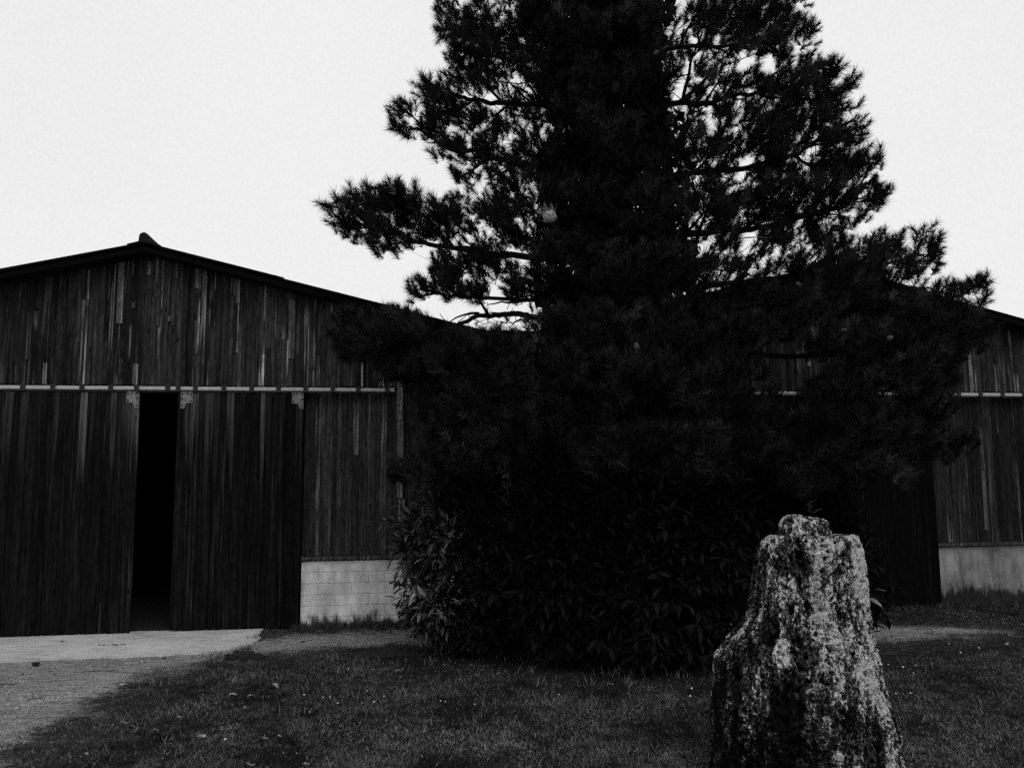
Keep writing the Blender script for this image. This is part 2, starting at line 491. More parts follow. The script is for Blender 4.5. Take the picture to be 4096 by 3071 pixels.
def lawn():
    n = 560000
    x = rng.uniform(-4.9, 7.0, n); y = 5.0 + 6.2 * rng.uniform(0, 1, n) ** 1.5
    P = np.column_stack([x, y])
    ed = edge_dist(P, path_poly) + 0.55 * fbm(np.column_stack([P * 1.7, np.full(n, 13.0)]), 5, 0.6) + rng.normal(0, 0.07, n)
    keep = (ed < 0.02) & ~inside(P, apron_r) & (y < wall_y(x) - 0.02)
    thin = fbm(np.column_stack([P * 2.2, np.full(n, 3.0)]), 4)
    keep &= rng.uniform(0, 1, n) < np.clip(0.85 + 1.6 * thin, 0.4, 1)
    pine_shade = np.hypot((P[:, 0] - 1.4) / 3.1, (P[:, 1] - 9.2) / 1.95) + 0.25 * fbm(np.column_stack([P * 1.5, np.full(n, 41.0)]), 4)
    keep &= rng.uniform(0, 1, n) < np.clip((pine_shade - 0.72) / 0.42, 0.03, 1)      # grass thinned to dark soil round the thicket, standing in for pine shade
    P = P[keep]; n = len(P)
    big = fbm(np.column_stack([P * 1.3, np.full(n, 21.0)]), 4)
    sm = fbm(np.column_stack([P * 7.0, np.full(n, 31.0)]), 3)
    tint = np.clip(0.62 + 1.3 * big + 1.0 * sm, 0.15, 2.3) * rng.uniform(0.3, 1.7, n)
    dry = np.exp(-(((P[:, 0] + 0.45) / 0.55) ** 2 + ((P[:, 1] - 6.15) / 0.3) ** 2))
    pale = rng.uniform(0, 1, n) < 0.02 + 0.2 * dry + 0.08 * np.clip(big + sm, 0, 1)
    tint = np.where(pale, rng.uniform(1.6, 3.2, n), tint * (1 + 0.4 * dry))
    V, F, T = make_blades(P, 0.012, 0.042, 0.0058, tint, 1.7)
    # a few taller seed stalks and tussocks
    k = 1500
    cx = rng.uniform(-3.6, 5.5, 130); cy = rng.uniform(5.2, 9.6, 130)
    i = rng.integers(0, 130, k)
    Q = np.column_stack([cx[i] + rng.normal(0, 0.05, k), cy[i] + rng.normal(0, 0.05, k)])
    Q = Q[~inside(Q, path_poly)]
    V2, F2, T2 = make_blades(Q, 0.06, 0.13, 0.005, rng.uniform(0.6, 2.2, len(Q)), 0.6)
    # weeds along the foot of the walls
    k = 9000
    ux = rng.uniform(-3.0, 7.6, k)
    Q = np.column_stack([ux, wall_y(ux) - np.abs(rng.normal(0, 0.12, k)) - 0.03])
    Q = Q[(Q[:, 0] > -2.75)]
    V3, F3, T3 = make_blades(Q, 0.04, 0.14, 0.008, rng.uniform(0.25, 0.9, len(Q)), 0.9)
    k = 1500
    Q = np.vstack([np.column_stack([-2.88 + rng.normal(0, 0.14, k // 3), 8.62 + rng.normal(0, 0.07, k // 3)]), np.column_stack([-2.98 + rng.normal(0, 0.05, k // 3), 9.5 + rng.uniform(-0.1, 0.5, k // 3)]),
                   np.column_stack([-2.95 + rng.normal(0, 0.05, k // 12), 8.85 + rng.uniform(-0.1, 0.2, k // 12)])])
    V4, F4, T4 = make_blades(Q, 0.03, 0.09, 0.007, rng.uniform(0.2, 0.9, len(Q)), 1.2)
    V3, F3, T3 = np.vstack([V3, V4]), np.vstack([F3, F4 + len(T3)]), np.concatenate([T3, T4])
    V = np.vstack([V, V2, V3]); F = np.vstack([F, F2 + len(T), F3 + len(T) + len(T2)])
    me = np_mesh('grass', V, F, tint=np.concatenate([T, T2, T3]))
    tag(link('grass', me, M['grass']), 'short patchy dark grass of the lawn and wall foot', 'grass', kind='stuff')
lawn()

def gravel_stones():
    n = 26000
    x = rng.uniform(-6.5, -1.0, n); y = 5.2 + 4.6 * rng.uniform(0, 1, n)
    P = np.column_stack([x, y]); P = P[inside(P, path_poly) & ~inside(P, apron_r)]
    Q = np.column_stack([rng.uniform(3.2, 5.8, 3500), rng.uniform(9.1, 10.2, 3500)])
    P = np.vstack([P, Q[inside(Q, path_poly)]])
    n = len(P)
    r = rng.uniform(0.004, 0.011, n) * (1 + 0.8 * (rng.uniform(0, 1, n) < 0.05))
    base = np.array([(1, 0, 0), (0.2, 1, 0), (-0.9, 0.3, 0), (-0.2, -1, 0), (0.1, 0, 0.8)])
    a = rng.uniform(0, 6.28, n)
    ca, sa = np.cos(a)[:, None], np.sin(a)[:, None]
    V = np.stack([base[None, :, 0] * ca - base[None, :, 1] * sa, base[None, :, 0] * sa + base[None, :, 1] * ca, np.repeat(base[None, :, 2], n, 0)], 2) * r[:, None, None]
    V += np.column_stack([P, np.full(n, 0.003)])[:, None, :]
    b = np.arange(n)[:, None] * 5
    F = np.vstack([b + [0, 1, 4], b + [1, 2, 4], b + [2, 3, 4], b + [3, 0, 4]])
    me = np_mesh('gravel_stones', V.reshape(-1, 3), F, tint=np.repeat(rng.uniform(0.1, 1.0, n) ** 1.5 * 1.8, 5))
    tag(link('gravel', me, M['pebble']), 'small loose stones scattered on the gravel path', 'gravel', kind='stuff')
gravel_stones()

# ------------------------------------------------------------------ barns
OVER = 0.26                                             # roof overhang in front of the boards
unit = MB().box(-0.5, 0.5, -0.5, 0.5, -0.5, 0.5).mesh('board')
unit.materials.append(M['wood'])

def board(parent, u0, u1, z0, z1, y, t, tone, pale, tilt=0.0, name='board', run=0.0):
    o = bpy.data.objects.new(name, unit)
    C.objects.link(o); o.parent = parent
    o.location = ((u0 + u1) / 2, y, (z0 + z1) / 2)
    o.scale = (u1 - u0, t, z1 - z0)
    o.rotation_euler = (0, tilt, 0)
    o.color = (tone, pale, run, 1)
    return o

uL, zL = wal(588, 968, OVER); uR, zR = wal(3322, 1086, OVER)
ZR = 0.5 * (zL + zR) - 0.005
U_L, U_R = uL, uR                                        # ridge positions along the front
UV = 0.0                                                 # valley between the two roofs
_a, _b = wal(1000, 1074, OVER), wal(1800, 1292, OVER)
SL = 0.5 * ((_a[1] - _b[1]) / (_b[0] - _a[0]) + (zL - _b[1]) / (_b[0] - uL))   # roof slope
ZE = ZR - SL * abs(U_L)
print('ridge', uL, uR, ZR, 'eave', ZE, 'slope', math.degrees(math.atan(SL)))

def roof_z(du): return ZR - SL * abs(du)

def build_barn(ur, label, side):
    """side -1: barn on the left of the valley, +1: on the right. local x runs along the front, y into the barn"""
    root = empty('barn', (ur * math.cos(PHI), Y0 + ur * math.sin(PHI), 0), PHI)
    tag(root, label, 'barn', 'twin timber barns')
    W = abs(UV - ur)                                     # half width
    depth = 16.0
    lo, hi = -W + 0.012, W - 0.012
    # roof sheets: corrugated, overlapping down each slope, ends stepped
    ang = math.atan(SL)
    nper, segs = 92, 4
    for s in (-1, 1):
        x_in = 0.10
        for j in range(3):
            a0 = x_in + (W - 0.06 - x_in) * j / 3; a1 = x_in + (W - 0.06 - x_in) * (j + 1) / 3 + (0.1 if j < 2 else 0)
            ys = np.linspace(-OVER - 0.05 - 0.015 * ((j + 1) % 2), depth, nper * segs + 1)
            wv = 0.015 * np.cos((ys - ys[0]) * 2 * math.pi / 0.177)
            lift = 0.006 * (2 - j) + 0.008
            V = []
            for a, dz in ((a0, lift), (a1, lift + 0.006)):
                for th in (0.0, 0.009):
                    V.append(np.column_stack([np.full(len(ys), s * a), ys, roof_z(a) + dz + th + wv]))
            V = np.vstack(V); n = len(ys); i = np.arange(n - 1)[:, None]
            F = [i + [n, n + 1, 3 * n + 1, 3 * n], i + [0, 2 * n, 2 * n + 1, 1], i + [2 * n, 3 * n, 3 * n + 1, 2 * n + 1], i + [0, 1, n + 1, n]]
            F = np.vstack(F + [np.array([[0, n, 3 * n, 2 * n], [n - 1, 3 * n - 1, 4 * n - 1, 2 * n - 1]])])
            link('roof_sheet', np_mesh('roof_sheet', V, F), M['roof'], root)
        # barge board under the verge, and soffit boards behind it
        mb = MB()
        mb.prism([(0.0, ZR - 0.065), (s * (W - 0.03), roof_z(W) - 0.065 + SL * 0.03), (s * (W - 0.03), roof_z(W) + SL * 0.03), (0.0, ZR)], -OVER - 0.03, -OVER)
        mb.build('barge_board', M['barge'], root)
        mb = MB()
        mb.prism([(0.0, ZR - 0.06), (s * (W - 0.03), roof_z(W) - 0.06), (s * (W - 0.03), roof_z(W) - 0.03), (0.0, ZR - 0.03)], -OVER + 0.003, depth - 0.1)
        mb.build('roof_deck', M['frame'], root)
    # ridge capping: round roll with two wings, in lengths
    y0 = -OVER - 0.075
    for j in range(9):
        mb = MB()
        prof = [(-0.20, -0.038), (-0.062, 0.004)] + [(0.056 * math.cos(t), 0.062 + 0.056 * math.sin(t)) for t in np.linspace(math.pi, 0, 9)] + [(0.062, 0.004), (0.20, -0.038)]
        prof += [(0.19, -0.05), (0.0, -0.004), (-0.19, -0.05)]
        mb.prism([(p, q + ZR + 0.045 + 0.004 * (j % 2)) for p, q in prof], y0 + j * 1.9, y0 + (j + 1) * 1.9 + 0.05 - 0.1 * (j == 8))
        mb.build('ridge_cap', M['roof'], root)
    return root, W, lo, hi, depth

def shell(root, W, depth, gaps, plinth_top):
    """dark lining behind the boards, side and back walls, floor; gaps = door opening along the front"""
    g0, g1 = gaps
    top = 2.96
    mb = MB()
    mb.prism([(-W + 0.02, top), (W - 0.02, top), (W - 0.02, roof_z(W) - 0.045), (0, ZR - 0.045), (-W + 0.02, roof_z(W) - 0.045)], 0.03, 0.10)
    mb.box(-W + 0.02, g0, 0.03, 0.10, 0, top); mb.box(g1, W - 0.02, 0.03, 0.10, 0, top)
    mb.build('wall_lining', M['frame'], root)
    mb = MB()
    mb.box(-W + 0.02, -W + 0.1, 0.103, depth - 0.2, 0, roof_z(W) - 0.035); mb.box(W - 0.1, W - 0.02, 0.103, depth - 0.2, 0, roof_z(W) - 0.035)
    mb.build('side_wall', M['frame'], root)
    mb = MB(); mb.prism([(-W + 0.103, 0), (W - 0.103, 0), (W - 0.103, roof_z(W) - 0.045), (0, ZR - 0.045), (-W + 0.103, roof_z(W) - 0.045)], depth - 0.3, depth - 0.2)
    mb.build('back_wall', M['frame'], root)
    MB().box(-W + 0.103, W - 0.103, 0.0, depth - 0.3, -0.02, 0.028).build('barn_floor', M['inside'], root)

def tone(lo=0.02, hi=0.055, x=0.0):
    drift = 0.5 + 0.9 * float(fbm(np.array([[x * 1.9 + lo * 900, 3.3, 8.1]]), 3)[0])
    return (lo + (hi - lo) * min(1, max(0, drift + random.gauss(0, 0.17))))

def cladding(root, x0, x1, zb, top_fn, y, wlo, whi, tlo, thi, plo, phi_, split=0.5):
    x = x0
    while x < x1 - 0.02:
        w = random.uniform(wlo, whi); xe = min(x + w, x1)
        if x1 - xe < 0.03: xe = x1
        zt = top_fn((x + xe) / 2)
        cuts = [zb, zt]
        if random.random() < split and zt - zb > 0.5: cuts.insert(1, random.uniform(zb + 0.2, zt - 0.2))
        if random.random() < split * 0.35 and zt - zb > 1.0: cuts = sorted(cuts + [random.uniform(zb + 0.2, zt - 0.2)])
        for a, b in zip(cuts[:-1], cuts[1:]):
            pale = random.uniform(plo, phi_) * (random.random() ** 2.0) * 3.8
            dy = random.uniform(0, 0.009)
            board(root, x, xe - random.uniform(0.0015, 0.006), a + 0.002, b - 0.002, y - dy, 0.022, tone(tlo, thi, x) * (0.62 if x < -1.0 else 1.0), pale * (0.6 if x < -1.0 else 1.0), random.uniform(-0.0012, 0.0012))  # boards left of the ridge toned down: lens vignette put into their colour
        x = xe

def hanger(door, x, z, y, k, flip):
    """worn steel hanger plate with a tongue at one lower corner, bolted to the door top"""
    s = -1 if flip else 1
    P = [(-0.062, 0.07), (-0.05, 0.085), (0.068, 0.085), (0.08, 0.07), (0.08, -0.125), (0.035, -0.125), (0.012, -0.06), (-0.062, -0.055)]
    P = [(x + s * p, z + q) for p, q in P]
    if flip: P = P[::-1]
    mb = MB(); mb.prism(P, y - 0.008, y); mb.build('hanger_plate', M['plate'], door)
    for p, q in ((-0.045, 0.06), (0.0, 0.068), (0.06, 0.06), (-0.045, -0.03), (0.062, 0.0), (0.058, -0.09)):
        mb = MB(); mb.tube([(x + s * p, y - 0.02, z + q), (x + s * p, y - 0.009, z + q)], 0.0105, 6); mb.build('bolt', M['bolt'], door)

def rail(root, x0, x1, z, clips, y=-0.115):
    r = MB().box(x0, x1, y - 0.03, y + 0.03, z - 0.021, z + 0.021).build('door_rail', M['zinc'], root)
    MB().box(x0, x1 - 0.02, y - 0.024, y + 0.03, z - 0.046, z - 0.0215).build('rail_shadow_lip', M['iron'], r)  # dark lower lip, also standing in for the shadow under the rail
    for c in clips:
        MB().box(c - 0.027, c + 0.027, y - 0.045, y + 0.055, z - 0.043, z + 0.026).box(c - 0.034, c + 0.034, y - 0.045, y + 0.06, z + 0.027, z + 0.040).build('rail_clip', M['iron'], r)
    MB().box(x1 + 0.002, x1 + 0.012, y - 0.034, y + 0.034, z - 0.028, z + 0.028).build('end_cap', M['zinc'], r)
    return r

# ---- the barn with the half-open door
rootL, W, lo, hi, depth = build_barn(U_L, 'dark timber barn with a half open sliding door and concrete apron', -1)
ox = U_L
def X(px, py, off=0.0): return wal(px, py, off)[0] - ox
RZ = wal(760, 1537, 0.145)[1]
g0, g1 = X(551, 1700, 0.13), X(706, 1700, 0.13)            # dark gap between the two doors
dL = -2.75; dR = X(1205, 1800, 0.12)
shell(rootL, W, depth, (dL + 0.3, dR - 0.25), 0.86)
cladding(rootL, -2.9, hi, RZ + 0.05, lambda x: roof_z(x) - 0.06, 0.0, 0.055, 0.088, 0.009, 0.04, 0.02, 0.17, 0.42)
MB().box(lo, -2.905, -0.01, 0.012, 0.03, roof_z(W) - 0.08).build('end_panel', M['frame'], rootL)
# boards on the wall beside the door, above the plinth
cladding(rootL, dR + 0.02, hi, 0.89, lambda x: RZ - 0.03, -0.004, 0.06, 0.085, 0.015, 0.045, 0.01, 0.11, 0.35)
# bleached short boards nailed over the cladding
for (xa, xb, ya, yb, tn, pl) in ((486, 509, 1012, 1276, 0.13, 0.16), (536, 557, 1437, 1520, 0.13, 0.14), (790, 806, 1062, 1140, 0.14, 0.12), (952, 968, 1108, 1202, 0.12, 0.1),
                                 (1164, 1187, 1190, 1424, 0.10, 0.2), (961, 974, 1285, 1535, 0.085, 0.12), (644, 660, 1015, 1290, 0.05, 0.16), (783, 797, 1265, 1400, 0.06, 0.12),
                                 (535, 548, 1192, 1215, 0.09, 0.05), (678, 692, 1248, 1270, 0.09, 0.06), (120, 135, 1230, 1415, 0.035, 0.1), (705, 722, 1035, 1100, 0.05, 0.13),
                                 (1290, 1303, 1150, 1300, 0.05, 0.1), (1385, 1396, 1480, 1535, 0.07, 0.1), (1090, 1104, 1150, 1260, 0.05, 0.12), (600, 614, 1030, 1085, 0.06, 0.14)):
    z1, z0 = wal(xa, ya)[1], wal(xa, yb)[1]
    board(rootL, X(xa, ya), X(xb, ya), z0, z1, -0.021, 0.02, tn * 0.72, pl * 1.2, random.uniform(-0.002, 0.002))
# pale corner post beside the rail end, in two lengths
for (ya, yb, tn) in ((1520, 1676, 0.13), (1680, 1985, 0.12), (1990, 2110, 0.06)):
    board(rootL, X(1588, ya), X(1612, ya), wal(1600, yb)[1], wal(1600, ya)[1], -0.035, 0.05, tn, 0.14, name='corner_post')
rail(rootL, -4.2, X(1574, 1553, 0.145), RZ, [X(p, 1540, 0.145) for p in (91, 211, 328, 443, 547, 671, 713, 782, 896, 1007, 1114, 1223, 1331, 1433, 1548)])
def door(root, x0, x1, zt, y, plo, phi_, hangers, tl=0.0035, th=0.011, wl=0.08, wh=0.115, runs=()):
    d = empty('sliding_door', ((x0 + x1) / 2, 0, 0), 0, root)
    c = (x0 + x1) / 2
    MB().box(x0 - c + 0.01, x1 - c - 0.01, y + 0.012, y + 0.05, 0.05, zt - 0.01).build('door_frame', M['frame'], d)
    x = x0 - c
    while x < x1 - c - 0.02:
        xe = min(x + random.uniform(wl, wh), x1 - c)
        if x1 - c - xe < 0.03: xe = x1 - c
        wet = next((a for q, a in runs if x <= q - c < xe), None)       # boards bleached by water running off the rail
        board(d, x, xe - random.uniform(0.002, 0.005), 0.045 + random.uniform(-0.008, 0.012), zt - random.uniform(0, 0.006), y - random.uniform(0, 0.004), 0.022, tone(tl, th), random.uniform(plo, phi_) * random.random() ** 2, 0, run=wet if wet is not None else random.choice((0, 0, 0.003, 0.003, 0.006, 0.012)))
        x = xe
    for hx, flip in hangers: hanger(d, hx - c, zt - 0.075, y - 0.016, 0, flip)
    return d
ZD = RZ - 0.052
door(rootL, dL, g0, ZD, -0.115, 0.0, 0.05, [(X(528, 1570, 0.13), False)], wl=0.065, wh=0.105, runs=[(X(q, 1600, 0.13), a_) for q, a_ in ((20, 0.03), (95, 0.025), (212, 0.02), (325, 0.10), (445, 0.05), (520, 0.03), (546, 0.09))])
door(rootL, g1, dR, ZD, -0.115, 0.0, 0.05, [(X(750, 1575, 0.13), True), (X(1188, 1580, 0.13), False)], wl=0.06, wh=0.1, runs=[(X(q, 1600, 0.13), a_) for q, a_ in ((700, 0.03), (745, 0.04), (782, 0.07), (825, 0.04), (930, 0.05), (1045, 0.07), (1190, 0.04))])
# plinth of concrete blocks under a timber sill
pl = empty('plinth', (0, 0, 0), 0, rootL)
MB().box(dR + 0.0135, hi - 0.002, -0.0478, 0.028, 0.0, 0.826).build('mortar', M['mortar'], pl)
hz = 0.828 / 6
for r in range(6):
    x = dR + 0.012 - (0.21 if r % 2 else 0)
    while x < hi:
        a, b = max(x, dR + 0.012), min(x + 0.42, hi)
        if b - a > 0.03:
            dy = random.uniform(0, 0.0012)
            MB().box(a + 0.0022, b - 0.0022, -0.0505 - dy, -0.046, r * hz + 0.0025, (r + 1) * hz - 0.0025).build('concrete_block', M['block'], pl)
        x += 0.42
board(rootL, dR + 0.01, hi, 0.842, 0.885, -0.045, 0.075, 0.06, 0.16, name='sill_board')

# ---- the barn behind the pine
rootR, W2, lo2, hi2, depth = build_barn(U_R, 'dark timber barn standing behind the pine and the standing stone', 1)
ox = U_R
d2 = X(3742, 2210, 0.1)                                  # edge of its door, start of the plinth
shell(rootR, W2, depth, (-1.2, d2 - 0.3), 0.86)
lo2 = -U_R + 0.012
cladding(rootR, lo2, 3.9, RZ + 0.05, lambda x: roof_z(x) - 0.06, 0.0, 0.055, 0.088, 0.012, 0.036, 0.02, 0.13, 0.35)
cladding(rootR, d2 + 0.02, 3.9, 0.89, lambda x: RZ - 0.03, -0.004, 0.06, 0.085, 0.010, 0.026, 0.01, 0.06, 0.2)
cladding(rootR, lo2, -1.55, 0.89, lambda x: RZ - 0.03, -0.004, 0.07, 0.1, 0.010, 0.03, 0.01, 0.08, 0.2)
MB().box(3.905, hi2, -0.01, 0.012, 0.03, roof_z(W2) - 0.08).build('end_panel', M['frame'], rootR)
for (xa, xb, ya, yb, tn, pl_) in ((3868, 3877, 1445, 1592, 0.14, 0.1), (3907, 3921, 1735, 1900, 0.06, 0.1), (3912, 3929, 1903, 2140, 0.05, 0.08), (4000, 4012, 1490, 1560, 0.05, 0.1),
                                  (3224, 3236, 1430, 1480, 0.09, 0.1), (3182, 3190, 1420, 1500, 0.09, 0.1), (3000, 3012, 1440, 1560, 0.06, 0.1), (3036, 3044, 1640, 1740, 0.09, 0.1),
                                  (2930, 2942, 1200, 1290, 0.07, 0.1), (3060, 3072, 1440, 1500, 0.06, 0.12)):
    z1, z0 = wal(xa, ya)[1], wal(xa, yb)[1]
    board(rootR, X(xa, ya), X(xb, ya), z0, z1, -0.021, 0.02, tn, pl_, random.uniform(-0.002, 0.002))
rail(rootR, -2.4, 4.1, RZ, [X(3922 + 87 * k, 1600, 0.145) for k in range(-8, 3)])
door(rootR, -1.5, d2, ZD, -0.115, 0.005, 0.02, [(-1.3, True), ], tl=0.0015, th=0.004)
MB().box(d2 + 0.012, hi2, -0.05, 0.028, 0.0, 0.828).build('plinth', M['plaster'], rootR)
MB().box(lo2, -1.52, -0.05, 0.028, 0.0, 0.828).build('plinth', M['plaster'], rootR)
board(rootR, d2 + 0.01, hi2, 0.842, 0.885, -0.045, 0.075, 0.045, 0.1, name='sill_board')
board(rootR, lo2, -1.53, 0.842, 0.885, -0.045, 0.075, 0.045, 0.1, name='sill_board')

# rain gutter box and down pipe in the valley between the two roofs
pipe = empty('downpipe', (-0.05 * math.cos(PHI), Y0 - 0.05 * math.sin(PHI), 0), PHI)
tag(pipe, 'zinc downpipe in the valley where the two barns meet, behind the pine', 'downpipe')
ZV = wal(2040, 1325, OVER)[1] - 0.03
MB().box(-0.30, 0.36, -OVER - 0.06, 0.2, ZV - 0.06, ZV + 0.03).build('valley_gutter', M['roof'], pipe)
MB().prism([(-0.11, ZV - 0.063), (0.11, ZV - 0.063), (0.06, ZV - 0.22), (-0.06, ZV - 0.22)], -0.2, -0.06).build('hopper', M['pipe'], pipe)
MB().tube([(0, -0.13, ZV - 0.2), (0, -0.13, ZV - 0.35), (0, -0.07, ZV - 0.5), (0, -0.07, 0.02)], 0.04, 10).build('pipe', M['pipe'], pipe, smooth=True)
for z in (0.8, 1.75, 2.7):
    MB().box(-0.05, 0.05, -0.117, -0.005, z, z + 0.03).build('pipe_clip', M['pipe'], pipe)

# ------------------------------------------------------------------ standing stone
def stone():
    D = 5.25
    L = [(3078, 2142), (3036, 2194), (3016, 2336), (2997, 2465), (2978, 2510), (2926, 2568), (2858, 2652), (2864, 2743), (2852, 2790), (2846, 2872), (2850, 3066), (2830, 3140)]
    R = [(3392, 2144), (3423, 2181), (3436, 2271), (3452, 2452), (3462, 2555), (3472, 2646), (3490, 2743), (3528, 2827), (3552, 2904), (3555, 3008), (3562, 3066), (3590, 3140)]
    zl = np.array([at(x, y, D)[2] for x, y in L]); xl = np.array([at(x, y, D)[0] for x, y in L])
    zr = np.array([at(x, y, D)[2] for x, y in R]); xr = np.array([at(x, y, D)[0] for x, y in R])
    ztop = at(3230, 2150, D)[2]
    nz, na = 320, 480
    z = np.linspace(-0.06, ztop, nz)
    xL = np.interp(z, zl[::-1], xl[::-1]); xR = np.interp(z, zr[::-1], xr[::-1])
    cx, rx = (xL + xR) / 2, (xR - xL) / 2
    for _ in range(40):
        rx[1:-1] = (rx[:-2] + rx[1:-1] + rx[2:]) / 3; cx[1:-1] = (cx[:-2] + cx[1:-1] + cx[2:]) / 3
    ry = 0.03 + rx * 0.6
    cy = np.full(nz, D + 0.02)
    A = np.linspace(0, 2 * math.pi, na, endpoint=False)
    # rounded-block section
    e = 0.62
    ca, sa = np.cos(A), np.sin(A)
    sx = np.sign(ca) * np.abs(ca) ** e; sy = np.sign(sa) * np.abs(sa) ** e
    V = np.stack([cx[:, None] + rx[:, None] * sx, cy[:, None] + ry[:, None] * sy, np.repeat(z[:, None], na, 1)], 2).reshape(-1, 3)
    Nn = np.stack([np.repeat(sx[None] / 1, nz, 0), np.repeat(sy[None], nz, 0), np.full((nz, na), 0.12)], 2).reshape(-1, 3)
    Nn /= np.linalg.norm(Nn, axis=1)[:, None]
    # round the shoulder
    h = np.clip((ztop - V[:, 2]) / 0.03, 0, 1)
    shrink = 0.965 + 0.035 * np.sqrt(1 - (1 - h) ** 2)
    cxy = np.column_stack([np.repeat(cx, na), np.repeat(cy, na)])
    V[:, :2] = cxy + (V[:, :2] - cxy) * shrink[:, None]
    flute = fbm(V * [13, 13, 1.1] + 8, 4)
    lump = fbm(V * 3.0 + 11, 3)
    pit1 = fbm(V * [13, 13, 9] + 31, 3); pit2 = fbm(V * [34, 34, 24] + 57, 3); pit3 = fbm(V * [80, 80, 60] + 5, 2)
    deep = -np.clip(pit1 - 0.18, 0, 1) * 0.22 - np.clip(pit2 - 0.08, 0, 1) * 0.14
    d = flute * 0.028 + lump * 0.015 + deep + np.abs(pit2) * 0.012 + pit3 * 0.008
    # vertical cleft running down from the top
    for px, wd, dp, z0 in ((3195, 0.010, 0.03, 0.7), (3290, 0.011, 0.04, 0.5)):
        xc = at(px, 2250, D)[0] + 0.012 * np.sin(V[:, 2] * 9) + 0.02 * fbm(V * [0.1, 0.1, 4], 3)
        front = Nn[:, 1] < -0.3
        d -= np.where(front, dp * np.exp(-((V[:, 0] - xc) / wd) ** 2) * np.clip((V[:, 2] - z0) / 0.5, 0, 1), 0)
    V = V + Nn * d[:, None]
    V[:, 2] -= 0.16 * np.clip(V[:, 1] - (D - 0.02), 0, 1) * np.clip((V[:, 2] - ztop + 0.3) / 0.3, 0, 1)      # top falls away to the back
    patch = fbm(V * [5, 5, 2.0] + 77, 4)
    tint = np.clip(0.36 + 6 * deep + 0.3 * lump + 1.0 * flute + 1.1 * patch + 0.75 * (V[:, 2] / ztop - 0.62) + 0.42 * Nn[:, 0] - 0.03, -1, 1)  # paler towards the top and the right flank, darker in the pits
    # top cap: shrink rings inward
    rings = [V]; tints = [tint]
    last = V[-na:]; c = last.mean(0)
    for k, q in enumerate((0.93, 0.8, 0.6, 0.4, 0.2, 0.04)):
        P = c + (last - c) * [q, q, 0.3]
        P[:, 2] = (last[:, 2] - 0.16 * np.clip(P[:, 1] - last[:, 1], -1, 1)) + 0.012 * fbm(P * 9, 3)
        rings.append(P); tints.append(0.3 + 0.6 * fbm(P * 14 + 2, 3))
    V = np.vstack(rings); tint = np.concatenate(tints)
    nr = nz + 6
    i = np.arange(nr - 1)[:, None]; j = np.arange(na)[None]
    F = np.stack([i * na + j, i * na + (j + 1) % na, (i + 1) * na + (j + 1) % na, (i + 1) * na + j], 2).reshape(-1, 4)
    base = np.array([cx[0], cy[0], 0])
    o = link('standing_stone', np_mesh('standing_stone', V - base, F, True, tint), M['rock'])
    o.location = base
    tag(o, 'tall pitted limestone standing stone on the lawn, broad at its foot', 'rock')
    return ztop, D
ZT, DS = stone()

def cap_stone():
    c = at(3207, 2106, DS + 0.02)
    n1, n2 = 90, 180
    th = np.linspace(0.001, math.pi - 0.001, n1); a = np.linspace(0, 2 * math.pi, n2, endpoint=False)
    e = 0.55
    p = lambda v, k: np.sign(v) * np.abs(v) ** k
    st, ct = np.sin(th)[:, None], np.cos(th)[:, None]
    X_ = p(st, e) * p(np.cos(a), e)[None]; Y_ = p(st, e) * p(np.sin(a), e)[None]; Z_ = np.repeat(p(ct, e), n2, 1)
    V = np.stack([X_ * 0.155 * (1 - 0.12 * Z_), Y_ * 0.12, Z_ * 0.08], 2).reshape(-1, 3)
    V[:, 2] += 0.018 * np.clip(-V[:, 0] / 0.15, -1, 1) * (V[:, 2] > 0)
    N = V / np.linalg.norm(V, axis=1)[:, None]
    d = 0.035 * fbm(V * 9 + 4, 3) + 0.014 * fbm(V * 30, 3) - np.clip(fbm(V * 40 + 9, 3) - 0.1, 0, 1) * 0.06
    tint = np.clip(0.35 + 0.9 * fbm(V * 12 + 40, 3), -1, 1)
    V = V + N * d[:, None]
    i = np.arange(n1 - 1)[:, None]; j = np.arange(n2)[None]
    F = np.stack([i * n2 + j, (i + 1) * n2 + j, (i + 1) * n2 + (j + 1) % n2, i * n2 + (j + 1) % n2], 2).reshape(-1, 4)
    o = link('cap_stone', np_mesh('cap_stone', V, F, True, tint), M['rock'])
    o.location = (c[0], c[1], ZT + 0.035)
    tag(o, 'small flat rough stone resting on top of the standing stone', 'rock')
cap_stone()

# ------------------------------------------------------------------ pine tree
TR = np.array([1.28, 9.2, 0.0])
pine = empty('pine_tree', TR)
tag(pine, 'large dark pine tree spreading in front of the two barns', 'tree')
def trunk_at(z): return TR + np.array([0.04 * math.sin(z * 0.7), 0.03 * math.sin(z * 0.5 + 1), z])
mb = MB(); zs = np.linspace(-0.05, 10.6, 26)
mb.tube([trunk_at(z) - TR for z in zs], [0.27 * (1 - z / 11.4) ** 0.9 + 0.09 * math.exp(-max(z, 0) * 3) for z in zs], 12)
mb.build('trunk', M['bark'], pine, smooth=True)

